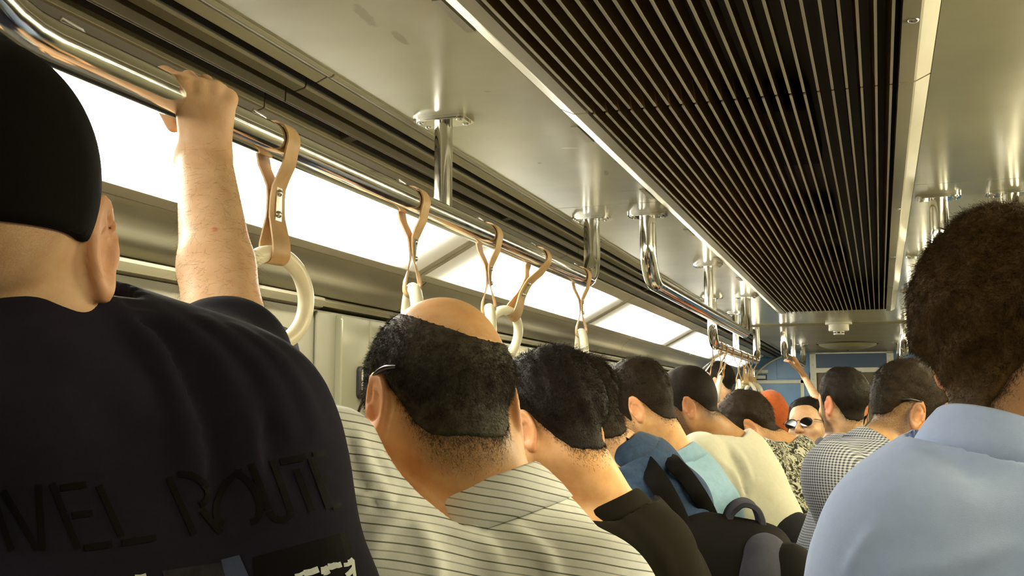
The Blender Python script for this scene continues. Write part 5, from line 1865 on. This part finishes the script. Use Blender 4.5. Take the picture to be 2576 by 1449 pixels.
scarf_woman()


def rail_man():
    """mostly hidden passenger whose raised arm reaches the farthest rail"""
    H = Head(at(2150, 1045, 6.9), RL(20), RL(0), 0, 1.0)
    p = Person('person far back by the blue end wall, one bare arm raised to the farthest rail', H, at(2150, 1105, 6.95), RL(15), 0, .19, 1, 1, .0055, .055, 121); p.ak = .82
    wr = at(2024, 948, 7.62); hold = np.array((-.617, 7.66, ZR))
    p.arm(-1, at(2072, 1035, 7.15), wr, at(2108, 1120, 7.0))
    e = p.b((.25, .03, -.30)); p.arm(1, e, e + p.U @ np.array((-.14, .20, .05)))
    def hand(F):
        d = hold - wr
        for q, o in enumerate((-.028, -.009, .010, .028)):
            y = np.array((0, o, 0))
            k1 = hold + y + np.array((.038, 0, .012)); k2 = hold + y + np.array((.0, 0, .036)); k3 = hold + y + np.array((-.034, 0, .010)); k4 = hold + y + np.array((-.026, 0, -.024))
            F.cap(wr + y * .6, k1, .017, .012, .014); F.cap(k1, k2, .0105, .0098, .005); F.cap(k2, k3, .0095, .0088, .003); F.cap(k3, k4, .0088, .0075, .003)
        t1, t2 = hold + np.array((.020, -.040, -.034)), hold + np.array((-.015, -.036, -.030))
        F.cap(wr + np.array((0, -.02, .01)), t1, .014, .011, .01); F.cap(t1, t2, .0105, .0085, .004)
    p.hand[-1] = hand
    p.make(SK1, cloth_mat('black_tee', (.02, .02, .02)), TR1, shirt_h=.009)
    p.hair(HB, hairline(), .012, .009, 2500, .010, .0005)
rail_man()


def lit_man():
    H = Head(at(1806, 968, 6.5), RL(72), RL(14), RL(6), 1.03)
    p = Person('person with dark hair and a brightly lit cheek behind the far cluster of rings', H, at(1830, 1034, 6.5), RL(60), RL(14), .18, 1, 1, .0055, .054, 131)
    for q in (-1, 1):
        e = p.b((q * .21, .03, -.30)); p.arm(q, e, e + p.U @ np.array((-q * .12, .22, .06)))
    p.make(SK1, cloth_mat('brown_tee', (.05, .035, .03)), TR1, shirt_h=.009)
    p.hair(HB, hairline(.078, .055, -.01, .032, .0, -.05), .014, .010, 3000, .012, .0005)
lit_man()


# ---- brown-haired man in a pale blue shirt, nearest on the right
def right_man():
    D = 1.10
    H = Head(at(2560, 885, D), RL(-54), RL(14), RL(0), 1.04, 1.0)
    p = Person('man with bushy brown hair and a sky blue collared shirt, standing apart from the row', H, at(2520, 1130, 1.06), RL(-28), RL(16), .20, 1.14, 1.05, .0034, .060, 141)
    p.arm(-1, p.b((-.22, .04, -.38)), p.b((-.12, .27, -.36)), at(2300, 1385, 1.02))
    p.arm(1, p.b((.27, .02, -.34)), p.b((.14, .26, -.34)))
    p.sleeve = {-1: .95, 1: .95}
    p.tor += [(at(2480, 1260, 1.06), at(2325, 1372, 1.03), .058, .060, .05), (at(2325, 1372, 1.03), at(2225, 1640, 1.0), .060, .062, .05), (at(2440, 1480, 1.10), at(2420, 2200, 1.05), .135, .15, .08)]
    p.folds = [([(2130, 1440), (2165, 1380), (2200, 1330)], .008, .005), ([(2190, 1449), (2215, 1390), (2240, 1350)], .007, -.004), ([(2240, 1435), (2390, 1420), (2540, 1370)], .010, .004), ([(2330, 1110), (2400, 1150), (2440, 1190)], .012, -.005), ([(2420, 1240), (2480, 1270), (2560, 1250)], .02, .003)]
    shirt = cloth_mat('sky_blue_shirt', (.39, .485, .72), weave=1100, amt=.04)
    p.make(SK4, shirt, TR2, shirt_h=.005, wr=.0035, wrf=15, neck=(at(2568, 980, 1.07), at(2528, 1168, 1.06)), stub=lambda L: np.clip((-.030 - L[:, 1]) / .03, 0, 1) * np.clip((L[:, 2] + .09) / .03, 0, 1) * .5)
    p.hair(HBR, hairline(.078, .055, -.02, .026, -.045, -.098), .017, .013, 30000, .014, .00026, .75, noise=.0035, nf=85, curl=.6, edge=.03)
    collar(p, shirt, .044, .050, .7, RL(-35), flare=.012)
right_man()


# ---- backpack on the denim shirt
def backpack():
    m1 = cloth_mat('pack_black', (.0075, .0065, .005), .7, weave=500)
    m2 = cloth_mat('pack_grey', (.055, .055, .070), .8)
    t = thing('backpack', 'black backpack with wide straps on the back of the denim shirt', 'backpack', tuple(at(1850, 1420, 2.05)))
    def rb(name, pts, mat, h=.007, n=None, par=None, wr=.002):
        F = Field()
        for a, b, ra, rb_ in pts: F.cap(a, b, ra, rb_, .05)
        P = [q + r * g for a, b, ra, rb_ in pts for q, r in ((a, ra), (b, rb_)) for g in (-1, 1)]
        lo, hi = np.min(P, 0) - .03, np.max(P, 0) + .03
        fn = lambda Q: F.ev(Q) - lump(Q, 3, 30, 6) * wr
        v, f = polygonize(fn, lo, hi, h)
        return mk(name, v, f, mat, par or t, True)
    rb('main_bag', [(at(1760, 1385, 2.12), at(1890, 1420, 2.08), .075, .075), (at(1740, 1480, 2.12), at(1900, 1500, 2.06), .10, .10), (at(1730, 1750, 2.12), at(1900, 1750, 2.06), .11, .11), (at(1800, 1340, 2.14), at(1930, 1370, 2.1), .03, .03)], m1)
    rb('side_panel', [(at(1925, 1395, 2.02), at(1930, 1470, 2.0), .040, .050), (at(1930, 1470, 2.0), at(1930, 1600, 2.0), .05, .05)], m2)
    rb('flap', [(at(1985, 1420, 2.0), at(2010, 1480, 1.98), .040, .05), (at(2010, 1480, 1.98), at(2010, 1700, 1.98), .05, .06)], m1)
    mb = MB()
    hp = [at(1825, 1325, 2.12), at(1838, 1285, 2.12), at(1868, 1266, 2.11), at(1898, 1276, 2.10), at(1912, 1305, 2.10), at(1915, 1340, 2.10)]
    bvd = BVHTree.FromPolygons([Vector(a) for a in DENIM.sv.astype(float)], DENIM.sf.tolist())
    def lay(px, py, d):
        o_, q_ = Vector(CAMPOS), at(px, py, d)
        h_ = bvd.ray_cast(o_, (Vector(q_) - o_).normalized())
        return q_ if h_[0] is None else np.array(h_[0]) - FWD * .017
    def band(name, pts, wdir, w, mat, th=.006):
        pts = [np.array(q) for q in pts]
        fine = []
        for i in range(len(pts) - 1):
            for t_ in np.linspace(0, 1, 7)[:-1]:
                a = pts[max(i - 1, 0)]; b = pts[i]; c = pts[i + 1]; d = pts[min(i + 2, len(pts) - 1)]
                fine.append(.5 * ((2 * b) + (c - a) * t_ + (2 * a - 5 * b + 4 * c - d) * t_ ** 2 + (3 * b - a - 3 * c + d) * t_ ** 3))
        fine.append(pts[-1])
        mb = MB(); v, f = [], []
        wd = None if wdir is None else np.array(wdir, float)
        for i, q in enumerate(fine):
            tg = fine[min(i + 1, len(fine) - 1)] - fine[max(i - 1, 0)]; tg /= np.linalg.norm(tg)
            if wdir is None: wd = np.cross(tg, FWD)
            a = wd - tg * (wd @ tg); a /= np.linalg.norm(a); n_ = np.cross(tg, a)
            for sa, sb in ((-1, -.7), (-1, .7), (-.9, 1), (.9, 1), (1, .7), (1, -.7), (.9, -1), (-.9, -1)): v.append(q + a * sa * w / 2 + n_ * sb * th / 2)
        for i in range(len(fine) - 1):
            for k in range(8): f.append((i * 8 + k, i * 8 + (k + 1) % 8, i * 8 + 8 + (k + 1) % 8, i * 8 + 8 + k))
        f.append(tuple(range(8))); f.append(tuple(range(len(v) - 8, len(v))))
        mb.add(v, f); return mb.build(name, mat, t, auto=50)
    band('top_handle', hp, FWD, .05, m2, .012)
    band('shoulder_strap', [at(1530, 1092, 2.34), lay(1562, 1122, 2.2), lay(1592, 1138, 2.2), lay(1640, 1190, 2.15), lay(1682, 1260, 2.12), lay(1714, 1335, 2.1), at(1740, 1420, 2.07)], None, .044, m1, .010)
    band('shoulder_strap', [at(1655, 1112, 2.42), lay(1690, 1160, 2.28), lay(1722, 1195, 2.2), lay(1756, 1245, 2.18), at(1786, 1300, 2.16), at(1802, 1350, 2.13)], None, .034, m1, .010)
backpack()
